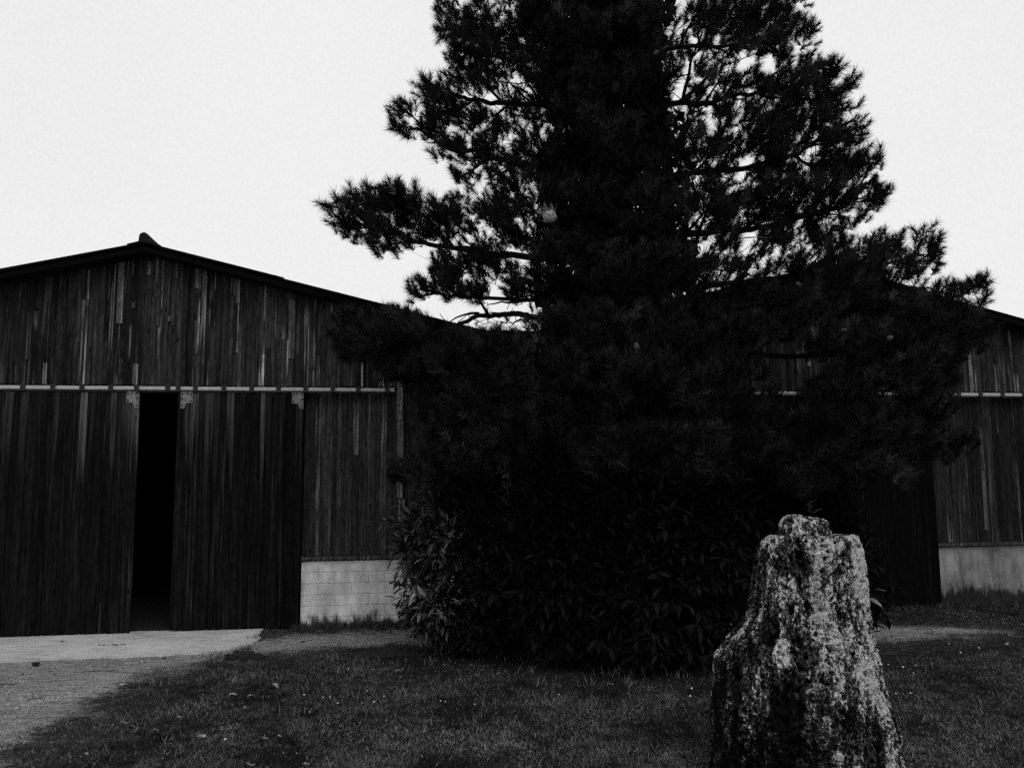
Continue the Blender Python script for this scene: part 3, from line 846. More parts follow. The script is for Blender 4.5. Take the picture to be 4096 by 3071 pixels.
def needles_mesh(tips, axes, per, length, width, tints):
    n = len(tips) * per
    size = np.repeat(rng.uniform(0.65, 1.3, len(tips)), per)
    T = np.repeat(tips, per, 0); A = np.repeat(axes, per, 0)
    s = rng.uniform(0, 1, n)
    B = T - A * (s * 0.15 * size)[:, None]
    R = rng.normal(size=(n, 3)); R -= A * (R * A).sum(1)[:, None]; R /= np.linalg.norm(R, axis=1)[:, None]
    ang = np.radians(rng.uniform(12, 62, n) + 14 * s)
    Dn = A * np.cos(ang)[:, None] + R * np.sin(ang)[:, None]
    L = length * size * rng.uniform(0.7, 1.2, n)
    Sd = np.cross(Dn, rng.normal(size=(n, 3))); Sd /= np.linalg.norm(Sd, axis=1)[:, None]
    w = (width * rng.uniform(0.7, 1.2, n))[:, None]
    V = np.stack([B - Sd * w / 2, B + Sd * w / 2, B + Dn * L[:, None] + Sd * w * 0.12], 1).reshape(-1, 3)
    F = np.arange(n * 3).reshape(-1, 3)
    return V, F, np.repeat(np.repeat(tints, per) * rng.uniform(0.5, 1.6, n), 3)

n_tufts = [0]
LN = [(trunk_at(z), 0.0, 0.075) for z in np.arange(1.0, 10.4, 0.12)]      # where branches may start: point, distance from the trunk, girth
def limb(cx, cy, rx, ry, dY=0.0, dens=1.0, per=120, bare=0.0):
    """a branch of the pine that carries a pad of needle tufts; centre and radii as the photo shows them"""
    D = TR[1] + dY
    c = at(cx, cy, D)
    k = D / FPX
    r = np.array([rx * k, max(rx, ry) * 0.8 * k, ry * k])
    hd = math.hypot(c[0] - TR[0], c[1] - TR[1])
    NP = np.array([q[0] for q in LN]); ND = np.array([q[1] for q in LN]); NR = np.array([q[2] for q in LN])
    dv = c - NP
    cost = np.linalg.norm(dv, axis=1) + np.where(dv[:, 2] < 0.0, -dv[:, 2] * 1.2, 0) + np.where(dv[:, 2] > 0.9, 1.0, 0) + np.where(ND > max(hd - 0.2, 0.01), 9, 0) + 0.25 * rng.uniform(0, 1, len(ND))
    j = int(np.argmin(cost)); p0 = NP[j]
    L0 = np.linalg.norm(c - p0)
    dirn = (c - p0) / max(L0, 0.05)
    end = c + dirn * r * 0.6
    m = max(6, int(L0 / 0.16))
    ts = np.linspace(0, 1, m)
    mid = (p0 + end) / 2 + np.array([0, 0, rng.uniform(-0.16, 0.05) * L0]) + rng.normal(0, 0.09 * L0, 3)
    P = ((1 - ts) ** 2)[:, None] * p0 + (2 * ts * (1 - ts))[:, None] * mid + (ts ** 2)[:, None] * end
    wob = np.cumsum(rng.normal(0, 0.014, (m, 3)), 0); wob -= ts[:, None] * wob[-1]
    P += wob
    r0 = min(NR[j] * 0.8, 0.012 + 0.017 * L0)
    rad = r0 * (1 - 0.62 * ts)
    mb = MB(); mb.tube([p - TR for p in P], list(rad), 7)
    for p, t, g in zip(P, ts, rad):
        if t > 0.25: LN.append((p, math.hypot(p[0] - TR[0], p[1] - TR[1]), g))
    area = math.pi * r[0] * r[2]
    n = max(4, int(dens * area / 0.0105))
    q = rng.normal(size=(n * 4, 3)); q /= np.linalg.norm(q, axis=1)[:, None]
    q *= (rng.uniform(0, 1, n * 4) ** 0.42)[:, None]
    pts = c + q * r * 1.08
    cl = fbm(pts * 2.0 + 3.7, 3)                    # pads break into clumps with gaps between them
    pts = pts[np.argsort(-cl + 0.25 * rng.uniform(0, 1, len(cl)))[: int(n * 1.8)]]
    pts = pts[rng.permutation(len(pts))[:n]]
    pts = pts[pts[:, 1] < np.where(pts[:, 2] < 5.0, wall_y(pts[:, 0]) - 0.42, 99)]
    if len(pts) == 0: pts = c[None]
    N = P[ts > 0.3]
    order = np.argsort(np.linalg.norm(pts - p0, axis=1))
    tips, axes = [], []
    for i in order:
        p = pts[i]
        dist = np.linalg.norm(N - p, axis=1)
        a = N[int(np.argmin(dist + 0.1 * np.linalg.norm(N - p0, axis=1)))]
        v = p - a; L = np.linalg.norm(v)
        if L < 0.03: continue
        bend = a + v * 0.55 + np.array([0, 0, -0.12 * L]) + rng.normal(0, 0.07 * L, 3)
        rr = 0.0045 + 0.008 * min(L, 0.8)
        mb.tube([a - TR, bend - TR, p - TR], [rr, rr * 0.8, 0.004], 4, cap=False)
        ax = (p - bend); ax /= np.linalg.norm(ax)
        out = np.array([p[0] - TR[0], p[1] - TR[1], 0]); out /= max(np.linalg.norm(out), 0.1)
        ax = ax * 0.45 + np.array([0, 0, 0.62]) + out * 0.35 + rng.normal(0, 0.28, 3)
        ax /= np.linalg.norm(ax)
        N = np.vstack([N, [bend, p]])
        if rng.uniform() > bare:
            tips.append(p + ax * 0.05); axes.append(ax)
    br = mb.build('branch', M['bark'], pine)
    if tips:
        tips = np.array(tips); axes = np.array(axes)
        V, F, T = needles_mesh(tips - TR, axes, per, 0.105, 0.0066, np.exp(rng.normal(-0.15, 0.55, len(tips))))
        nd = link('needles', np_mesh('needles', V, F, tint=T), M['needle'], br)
        nd['kind'] = 'stuff'
        n_tufts[0] += len(tips)
    return c

# the main limbs, from the top down
def main_limb(pts, dY, r0):
    Q = [at(x, y, TR[1] + dY * i / (len(pts) - 1)) for i, (x, y) in enumerate(pts)]
    Q = [trunk_at(max(0.6, Q[0][2] - 0.12))] + Q
    Q = np.array(Q); k = np.arange(len(Q))
    t = np.linspace(0, len(Q) - 1, 10 * len(Q))
    P = np.column_stack([np.interp(t, k, Q[:, i]) for i in range(3)])
    for _ in range(3): P[1:-1] = (P[:-2] + P[1:-1] * 2 + P[2:]) / 4
    wob = np.cumsum(rng.normal(0, 0.012, P.shape), 0); f = np.linspace(0, 1, len(P))[:, None]; P += wob - f * wob[-1]
    rad = r0 * (1 - 0.68 * f[:, 0])
    mb = MB(); mb.tube([p - TR for p in P], list(rad), 8)
    mb.build('branch', M['bark'], pine, smooth=True)
    for p, g in list(zip(P, rad))[6:]: LN.append((p, math.hypot(p[0] - TR[0], p[1] - TR[1]), g))
for pts, dY, r0 in (
    ([(2400, 190), (2100, 150), (1880, 80)], 0.2, 0.04), ([(2400, 440), (2000, 420), (1830, 380), (1720, 330)], 0.2, 0.045), ([(2400, 680), (2000, 640), (1820, 600), (1650, 500)], -0.1, 0.05),
    ([(2400, 1040), (1990, 1000), (1700, 965), (1420, 880)], 0.1, 0.055), ([(2400, 1200), (1950, 1195), (1680, 1175)], 0.0, 0.04), ([(2400, 1290), (2060, 1262), (1880, 1275), (1560, 1400)], -0.2, 0.05),
    ([(2400, 1500), (2000, 1570), (1680, 1620)], -0.7, 0.05), ([(2600, 210), (2900, 190), (3180, 110)], 0.1, 0.04), ([(2600, 470), (2900, 430), (3100, 390), (3340, 310)], 0.1, 0.045),
    ([(2600, 720), (2950, 680), (3200, 620), (3420, 500)], 0.0, 0.05), ([(2600, 960), (2950, 940), (3200, 900), (3400, 840), (3520, 720)], 0.1, 0.055), ([(2600, 1180), (3000, 1130), (3400, 1080), (3700, 1040)], -0.1, 0.05),
    ([(2600, 1300), (3300, 1210), (3640, 1180), (3800, 1235), (3870, 1195)], -0.2, 0.045), ([(2600, 1400), (3200, 1430), (3850, 1380)], -0.7, 0.055), ([(2600, 1600), (3100, 1720), (3720, 1760)], -0.9, 0.055)):
    main_limb(pts, dY, r0)

# crown outline, from the top down: left side, right side, middle
PADS = [
    # left
    (1900, 60, 130, 90, 0.2, 1.2), (1840, 150, 75, 70, -0.3, 1.2), (2030, 200, 130, 90, -0.3, 1.2), (1870, 250, 110, 75, 0.2, 1.2), (2080, 60, 130, 90, 0.6, 1.1),
    (1760, 335, 90, 70, 0.0, 1.1), (1680, 470, 105, 65, -0.2, 1.3), (1830, 440, 130, 75, 0.4, 1.2), (1990, 480, 130, 55, 0.5, 0.8), (1760, 570, 110, 50, 0.1, 1.1),
    (1950, 620, 110, 60, -0.4, 0.9), (1870, 700, 75, 35, 0.1, 1.1), (2080, 720, 120, 80, -0.6, 0.9), (2130, 330, 90, 120, -0.4, 0.8),
    (1390, 830, 95, 75, -0.1, 1.4), (1490, 790, 90, 75, 0.1, 1.4), (1610, 840, 120, 105, 0.0, 1.6), (1740, 870, 110, 85, 0.1, 1.5), (1450, 910, 90, 70, 0.2, 1.2), (1580, 980, 85, 40, 0.0, 1.0),
    (1900, 830, 110, 80, 0.3, 1.1), (1990, 880, 120, 70, -0.3, 0.9), (1860, 990, 85, 70, -0.1, 1.5), (2000, 1040, 120, 60, 0.1, 0.9),
    (1700, 1160, 70, 50, 0.0, 1.6), (1800, 1090, 75, 60, 0.1, 1.5), (1870, 1170, 90, 45, -0.1, 1.3), (1760, 1060, 45, 40, 0.1, 1.2), (1990, 1130, 110, 60, 0.0, 1.0),
    # lower left, in front of the barn
    (1430, 1330, 120, 100, -0.3, 1.6), (1570, 1350, 130, 120, -0.4, 1.8), (1700, 1420, 140, 110, -0.6, 1.8), (1560, 1450, 90, 60, -0.5, 1.5), (1850, 1430, 150, 110, -0.5, 1.8),
    (1795, 1600, 105, 90, -0.7, 1.7), (1750, 1710, 85, 80, -0.7, 1.6), (1880, 1620, 150, 110, -0.9, 1.7), (1610, 1880, 55, 50, -0.6, 1.3), (1840, 1790, 140, 90, -0.9, 1.5),
    (2000, 1420, 130, 90, -0.7, 1.5), (2050, 1560, 150, 110, -1.1, 1.6), (2040, 1740, 150, 110, -1.2, 1.5),
    # right
    (3140, 60, 105, 80, 0.1, 1.3), (3010, 30, 110, 80, 0.4, 1.1), (3210, 160, 75, 70, -0.1, 1.3), (3080, 190, 110, 80, -0.4, 1.2), (2930, 230, 80, 60, 0.2, 0.7), (2900, 60, 60, 60, 0.3, 0.6),
    (3230, 270, 65, 55, 0.1, 1.2), (3330, 310, 75, 70, 0.0, 1.4), (3420, 350, 40, 40, 0.1, 1.3), (3190, 350, 110, 70, -0.3, 1.1), (3060, 330, 90, 50, 0.3, 0.8),
    (3370, 430, 85, 60, 0.1, 1.4), (3240, 460, 110, 65, -0.4, 1.2), (3430, 530, 60, 70, 0.0, 1.3), (3080, 470, 110, 60, -0.6, 0.9), (3330, 590, 80, 60, -0.1, 1.1), (3180, 610, 120, 75, -0.6, 1.3),
    (3020, 600, 100, 55, 0.2, 0.7), (3500, 680, 55, 70, 0.1, 1.3), (3390, 690, 80, 60, 0.0, 1.3), (3270, 740, 110, 70, -0.5, 1.4), (3110, 760, 120, 70, -0.7, 1.3), (3545, 800, 35, 55, 0.1, 1.2),
    (3460, 800, 70, 70, 0.2, 1.2), (3350, 840, 90, 55, 0.1, 1.1), (2960, 780, 100, 60, -0.2, 0.9), (3230, 880, 100, 45, -0.1, 0.9), (3080, 940, 120, 55, -0.2, 0.8), (3420, 900, 55, 35, 0.1, 1.0),
    (2930, 960, 90, 60, 0.0, 0.8), (3520, 1000, 70, 55, -0.1, 1.6), (3620, 1000, 60, 50, 0.0, 1.5), (3730, 980, 50, 55, 0.0, 1.4), (3690, 1070, 70, 55, 0.0, 1.5), (3560, 1090, 90, 70, -0.2, 1.7),
    (3400, 1010, 90, 45, -0.1, 1.4), (3400, 1120, 110, 70, -0.3, 1.8), (3240, 1070, 110, 45, -0.2, 1.3), (3785, 1165, 32, 34, 0.0, 1.9), (3725, 1175, 30, 20, 0.0, 1.0), (3865, 1180, 36, 40, -0.1, 1.8), (3920, 1160, 36, 50, -0.1, 1.9), (3930, 1220, 40, 25, -0.1, 1.6),
    # lower right, in front of the other barn
    (3520, 1240, 120, 80, -0.4, 1.8), (3350, 1250, 130, 80, -0.6, 1.8), (3180, 1220, 120, 70, -0.6, 1.7), (3680, 1270, 110, 70, -0.5, 1.8), (3820, 1330, 110, 75, -0.6, 1.8), (3920, 1360, 75, 60, -0.6, 1.7),
    (3700, 1410, 140, 90, -0.8, 1.8), (3530, 1390, 130, 90, -0.9, 1.8), (3360, 1380, 120, 70, -0.8, 1.5), (3770, 1520, 80, 70, -0.8, 1.6), (3620, 1560, 130, 90, -1.0, 1.8), (3450, 1530, 120, 90, -1.0, 1.8),
    (3650, 1700, 110, 80, -0.9, 1.6), (3800, 1790, 90, 70, -0.7, 1.4), (3500, 1700, 120, 90, -1.1, 1.7), (3350, 1720, 120, 90, -1.2, 1.7), (3640, 1860, 130, 90, -0.9, 1.6), (3450, 1880, 140, 90, -1.2, 1.6),
    # inner crown, between the pads and the ivy
    (2160, 150, 110, 70, 0.1, 1.1), (2180, 260, 100, 60, 0.3, 1.0), (2130, 420, 90, 50, 0.1, 0.9), (2000, 560, 110, 45, 0.0, 0.9), (2150, 560, 90, 60, -0.2, 0.9), (2190, 690, 100, 60, 0.2, 0.9), (2060, 640, 90, 50, 0.3, 0.9),
    (2170, 830, 100, 60, 0.3, 0.8), (2080, 800, 100, 50, -0.2, 0.8), (2140, 950, 110, 50, 0.0, 0.9), (2150, 1090, 110, 60, -0.3, 1.1), (2080, 960, 90, 40, 0.3, 0.8), (2120, 1180, 90, 50, 0.1, 0.8), (1940, 300, 110, 60, -0.2, 1.0), (1960, 150, 110, 70, 0.3, 1.1),
    (2200, 40, 110, 80, 0.0, 1.6), (2210, 190, 90, 80, -0.2, 1.5), (2220, 340, 80, 80, 0.2, 1.4), (2230, 470, 80, 70, -0.2, 1.4), (2220, 610, 80, 80, 0.0, 1.5), (2240, 780, 80, 80, -0.2, 1.4), (2230, 930, 90, 80, 0.0, 1.4), (2100, 30, 100, 60, -0.3, 1.3),
    (2830, 60, 70, 70, 0.1, 1.1), (2870, 20, 70, 50, -0.1, 1.0), (2850, 160, 70, 60, 0.1, 1.0), (2930, 130, 70, 50, 0.2, 0.9), (2860, 300, 80, 60, -0.2, 0.9), (2960, 330, 90, 60, 0.2, 0.9), (2850, 430, 90, 60, 0.1, 1.0), (2960, 460, 90, 60, -0.2, 1.0), (2870, 560, 90, 60, 0.0, 1.0), (2930, 640, 90, 60, 0.2, 0.9),
    (2880, 720, 90, 60, -0.1, 1.1), (3040, 690, 100, 60, 0.1, 1.0), (2870, 810, 90, 60, 0.1, 0.9), (3040, 840, 110, 60, 0.1, 1.0), (3170, 840, 110, 55, 0.2, 1.1), (3190, 960, 110, 45, 0.1, 0.9), (2890, 900, 90, 40, 0.2, 0.7), (3310, 960, 90, 40, 0.1, 1.0),
    (2830, 1020, 90, 60, 0.1, 0.9), (3130, 540, 100, 60, 0.1, 1.1), (3290, 540, 90, 60, 0.2, 1.1), (3130, 400, 90, 60, 0.1, 1.0), (3250, 400, 80, 50, 0.2, 1.0), (3070, 120, 90, 70, 0.2, 1.1), (3300, 680, 90, 60, 0.1, 1.2), (3010, 1040, 110, 50, 0.0, 0.9),
    (3340, 1590, 100, 60, -0.9, 1.5), (3780, 1600, 70, 45, -0.8, 1.8), (3730, 1640, 80, 50, -0.9, 1.7), (3430, 1620, 90, 60, -0.9, 1.6), (2950, 1590, 90, 60, -1.4, 1.4), (2890, 1420, 100, 70, -1.5, 1.5), (3120, 1590, 60, 30, -0.9, 0.8),
    (3300, 1890, 130, 80, -1.4, 1.5), (3140, 1320, 100, 50, -0.6, 1.1), (3120, 1680, 110, 60, -1.0, 1.1), (3100, 1830, 140, 90, -1.3, 1.5), (3270, 1600, 70, 40, -0.7, 0.9),
]
# boughs that come towards the camera over the thicket, and some away from it
BOUGHS = [
    (2350, 120, 150, 90, -0.9, 1.0), (2600, 90, 150, 90, -1.0, 1.0), (2480, 300, 160, 90, -1.2, 1.0), (2700, 330, 140, 80, -1.0, 1.0), (2300, 480, 140, 80, -1.1, 1.0), (2560, 560, 170, 90, -1.5, 1.0),
    (2780, 600, 150, 80, -1.2, 1.0), (2330, 760, 150, 80, -1.4, 1.0), (2620, 820, 180, 90, -1.8, 1.0), (2850, 850, 140, 80, -1.3, 1.0), (2250, 1000, 150, 80, -1.3, 1.0), (2500, 1050, 180, 90, -2.0, 1.0),
    (2760, 1100, 180, 90, -1.8, 1.1), (2960, 1130, 140, 70, -1.2, 1.1), (2230, 1270, 160, 80, -1.5, 1.1), (2420, 1300, 190, 90, -2.2, 1.1), (2680, 1330, 200, 100, -2.3, 1.2), (2930, 1310, 170, 80, -1.6, 1.2),
    (2250, 1480, 190, 100, -2.0, 1.3), (2500, 1540, 210, 110, -2.5, 1.3), (2780, 1560, 200, 110, -2.3, 1.3), (2960, 1480, 110, 70, -1.4, 0.9), (2220, 1690, 200, 110, -2.0, 1.3), (2480, 1760, 220, 110, -2.5, 1.3),
    (2760, 1790, 210, 110, -2.4, 1.3), (2980, 1700, 110, 90, -1.7, 1.1),
    (2300, 250, 140, 80, 1.0, 0.8), (2650, 220, 150, 80, 1.2, 0.8), (2200, 620, 150, 70, 1.1, 0.6), (2750, 700, 150, 70, 1.3, 0.6),
    (2200, -160, 240, 120, 0.0, 0.8), (2560, -200, 260, 140, -0.9, 0.8), (2900, -150, 240, 120, 0.1, 0.8), (2480, -480, 250, 150, 0.2, 0.7), (2250, -420, 180, 120, -0.3, 0.7), (2750, -420, 180, 120, 0.2, 0.7), (2490, -760, 160, 140, 0, 0.8)]
for (cx, cy, rx, ry, dY, dn) in sorted(BOUGHS + PADS, key=lambda q: abs(q[0] - 2490) + 250 * abs(q[4])):
    limb(cx, cy, rx * 1.1, ry * 1.12, dY, dn * 1.5, per=100)
for (cx, cy, rx, ry, dY, dn) in sorted(PADS, key=lambda q: abs(q[0] - 2490)):      # the same boughs have fellows nearer and farther
    if dn < 0.75: continue
    sgn = 1 if (cy < 1000 and rng.uniform() < 0.6) else -1
    limb(cx + rng.uniform(-25, 25) + (2490 - cx) * 0.06, cy + rng.uniform(-15, 25), rx * 0.95, ry * 0.95, dY + sgn * rng.uniform(0.35, 0.7), dn * 0.95, per=85)
# nearly bare dead boughs in the gap above the valley
for (cx, cy, rx, ry, dY, dn) in [(1850, 1275, 130, 45, 0.1, 0.9), (2010, 1250, 110, 60, 0.2, 1.0), (2080, 1290, 80, 50, 0.3, 1.0), (1990, 1215, 60, 30, 0.0, 0.7), (2960, 1080, 120, 45, 0.3, 0.8), (3050, 1120, 110, 30, 0.2, 0.6)]:
    limb(cx, cy, rx, ry, dY, dn, bare=0.9)
for (cx, cy, rx, ry, dY) in [(1960, 400, 130, 60, 0.2), (2080, 340, 110, 70, 0.0), (2060, 560, 130, 70, 0.1), (2180, 480, 90, 70, 0.3), (2000, 700, 120, 60, 0.2), (2080, 900, 130, 60, 0.3), (1960, 1060, 130, 50, 0.1), (2850, 120, 80, 110, 0.2), (2880, 340, 100, 80, 0.2),
                             (2960, 400, 120, 60, 0.1), (2920, 520, 100, 80, 0.3), (3160, 540, 130, 70, 0.2), (2900, 880, 130, 50, 0.2), (3080, 900, 160, 60, 0.2), (3330, 880, 130, 60, 0.1), (3420, 780, 90, 80, 0.2), (3300, 680, 110, 70, 0.3), (3400, 560, 80, 60, 0.2)]:
    limb(cx, cy, rx, ry, dY, 0.9, bare=0.96)
print('tufts', n_tufts[0])

# cones
cone_me = None
def make_cone():
    mb = MB(); prof = [(0.004, 0.0), (0.016, 0.006), (0.021, 0.018), (0.019, 0.032), (0.012, 0.046), (0.003, 0.056)]
    mb.tube([(0, 0, z) for r, z in prof], [r for r, z in prof], 8)
    return mb.mesh('cone')
cone_me = make_cone(); cone_me.materials.append(M['cone'])
for (px, py, dY) in ((1880, 177, -0.9), (1925, 180, -0.9), (1828, 265, -0.4), (1808, 376, -0.5), (3060, 142, -0.9), (3390, 555, -0.6), (2790, 718, -1.9), (3374, 1340, -1.6), (3550, 1375, -1.7), (3188, 1145, -1.2), (2090, 1420, -1.6), (2550, 1405, -2.9), (1870, 412, -0.5), (2650, 212, -1.6)):
    o = link('cone', cone_me, None, pine); o.location = at(px, py, TR[1] + dY) - TR
    o.rotation_euler = (random.uniform(0, 3), random.uniform(0, 3), random.uniform(0, 6)); o.scale = [1.15] * 3

# silk nest of caterpillars
nc = at(2207, 870, TR[1] - 1.75)
nest = empty('silk_nest', nc)
tag(nest, 'round pale silk caterpillar nest hanging in the pine needles', 'nest')
th = np.linspace(0.02, math.pi - 0.02, 30); a = np.linspace(0, 2 * math.pi, 44, endpoint=False)
V = np.stack([np.sin(th)[:, None] * np.cos(a)[None], np.sin(th)[:, None] * np.sin(a)[None], np.repeat(np.cos(th)[:, None], 44, 1)], 2).reshape(-1, 3)
V = V * (0.066 + 0.016 * fbm(V * 2 + 3, 3) + 0.004 * fbm(V * [9, 9, 3], 2))[:, None] * [1, 1, 0.95]
i = np.arange(29)[:, None]; j = np.arange(44)[None]
F = np.stack([i * 44 + j, (i + 1) * 44 + j, (i + 1) * 44 + (j + 1) % 44, i * 44 + (j + 1) % 44], 2).reshape(-1, 4)
link('silk_ball', np_mesh('silk_ball', V, F, True), M['silk'], nest)
mb = MB()
for k in range(70):
    p = rng.normal(size=3); p /= np.linalg.norm(p); p[2] = p[2] * 0.7 + 0.2
    q = p * 0.066 + np.array([rng.normal(-0.02, 0.02), rng.normal(0, 0.02), abs(rng.normal(0.05, 0.035))])
    mb.tube([p * 0.062, (p * 0.062 + q) / 2 + rng.normal(0, 0.006, 3), q], 0.0011, 3, cap=False)
mb.tube([(-0.03, 0, 0.05), (-0.05, 0, 0.10), (-0.055, -0.01, 0.13)], 0.003, 4)
mb.build('silk_threads', M['silk'], nest)['kind'] = 'stuff'

# ------------------------------------------------------------------ ivy over the trunk
def quad_leaves(P, N, size, tints):
    n = len(P)
    up = np.column_stack([rng.normal(0, 0.4, n), rng.normal(0, 0.4, n), np.full(n, -1.0)])
    N = N + rng.normal(0, 0.45, (n, 3)); N /= np.linalg.norm(N, axis=1)[:, None]
    T = up - N * (up * N).sum(1)[:, None]; T /= np.linalg.norm(T, axis=1)[:, None]
    S = np.cross(N, T)
    s = (size * rng.uniform(0.6, 1.25, n))[:, None]
    V = np.stack([P - T * s * 0.45, P + S * s * 0.5 - T * s * 0.1, P + T * s * 0.6 - N * s * 0.08, P - S * s * 0.5 - T * s * 0.1], 1).reshape(-1, 3)
    F = np.arange(n * 4).reshape(-1, 4)
    return V, F, np.repeat(tints, 4)
ivy = empty('ivy', TR + np.array([0, -0.05, 0]))
tag(ivy, 'dense dark ivy climbing the whole trunk of the pine', 'ivy')
n = 34000
z = rng.uniform(0.0, 9.2, n); a = rng.uniform(0, 2 * math.pi, n)
Rz = np.interp(z, [0, 2.0, 3.5, 5, 6.5, 7.6, 9.2], [1.1, 1.25, 1.05, 0.9, 0.78, 0.74, 0.35])
nz_ = fbm(np.column_stack([np.cos(a) * 1.6, np.sin(a) * 1.6, z * 1.3]), 4)
rr = Rz * (0.92 + 0.75 * nz_) * (1 - 0.55 * rng.uniform(0, 1, n) ** 1.5)
P = np.column_stack([np.cos(a) * rr, np.sin(a) * rr, z]) + np.column_stack([0.04 * np.sin(z * 0.7), 0.03 * np.sin(z * 0.5 + 1), 0 * z])
wy = TR[1] + P[:, 1]
keep = wy < wall_y(TR[0] + P[:, 0]) - 0.1
P = P[keep]; a = a[keep]
Nn = np.column_stack([np.cos(a), np.sin(a), np.full(len(a), 0.35)])
V, F, T = quad_leaves(P, Nn, 0.105, rng.uniform(0.5, 1.4, len(P)))
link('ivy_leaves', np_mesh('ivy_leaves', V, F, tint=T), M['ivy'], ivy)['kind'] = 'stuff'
mb = MB()
for k in range(16):
    a0 = k * 0.4
    pts = [(math.cos(a0 + 0.25 * math.sin(zz * 1.1 + k)) * (0.20 + 0.07 * math.exp(-zz)) * (1 - zz / 11), math.sin(a0 + 0.25 * math.sin(zz * 1.1 + k)) * (0.20 + 0.07 * math.exp(-zz)) * (1 - zz / 11) + 0.05, zz) for zz in np.linspace(0, 8.4, 15)]
    mb.tube(pts, list(np.linspace(0.028, 0.008, 15)), 5)
for k in range(260):
    i_ = int(rng.integers(0, len(P))); p = P[i_]; q = np.array([p[0] * 0.15, p[1] * 0.15 + 0.04, max(0.02, p[2] - 0.5 * np.hypot(p[0], p[1]))])
    mb.tube([q, (p + q) / 2 + rng.normal(0, 0.04, 3), p], [0.012, 0.008, 0.004], 4, cap=False)
mb.build('ivy_stems', M['bark'], ivy)

# ------------------------------------------------------------------ cherry laurel thicket
def leaf_proto(name):
    V = [(0, 0, 0), (0.032, 0.035, 0.008), (0.045, 0.075, 0.009), (0.024, 0.118, 0.002), (0, 0.145, -0.014), (-0.024, 0.118, 0.002), (-0.045, 0.075, 0.009), (-0.032, 0.035, 0.008),
         (0, 0.035, 0.0), (0, 0.075, 0.0), (0, 0.118, -0.006)]
    V = [(x * 0.55, y, z) for x, y, z in V]
    F = [(0, 1, 8), (8, 1, 2, 9), (9, 2, 3, 10), (10, 3, 4), (0, 8, 7), (8, 9, 6, 7), (9, 10, 5, 6), (10, 4, 5)]
    me = bpy.data.meshes.new(name); me.from_pydata(V, [], F)
    for p in me.polygons: p.use_smooth = True
    me.materials.append(M['laurel_o']); me.update()
    return me, np.array(V), F
LEAF, LV, LF = leaf_proto('leaf')
LEAF_S = LEAF.copy(); LEAF_S.materials.clear(); LEAF_S.materials.append(M['shade_o'])  # same leaf with the pine's shade in its colour
LT = np.array([t for f in LF for t in ([f] if len(f) == 3 else [(f[0], f[1], f[2]), (f[0], f[2], f[3])])])

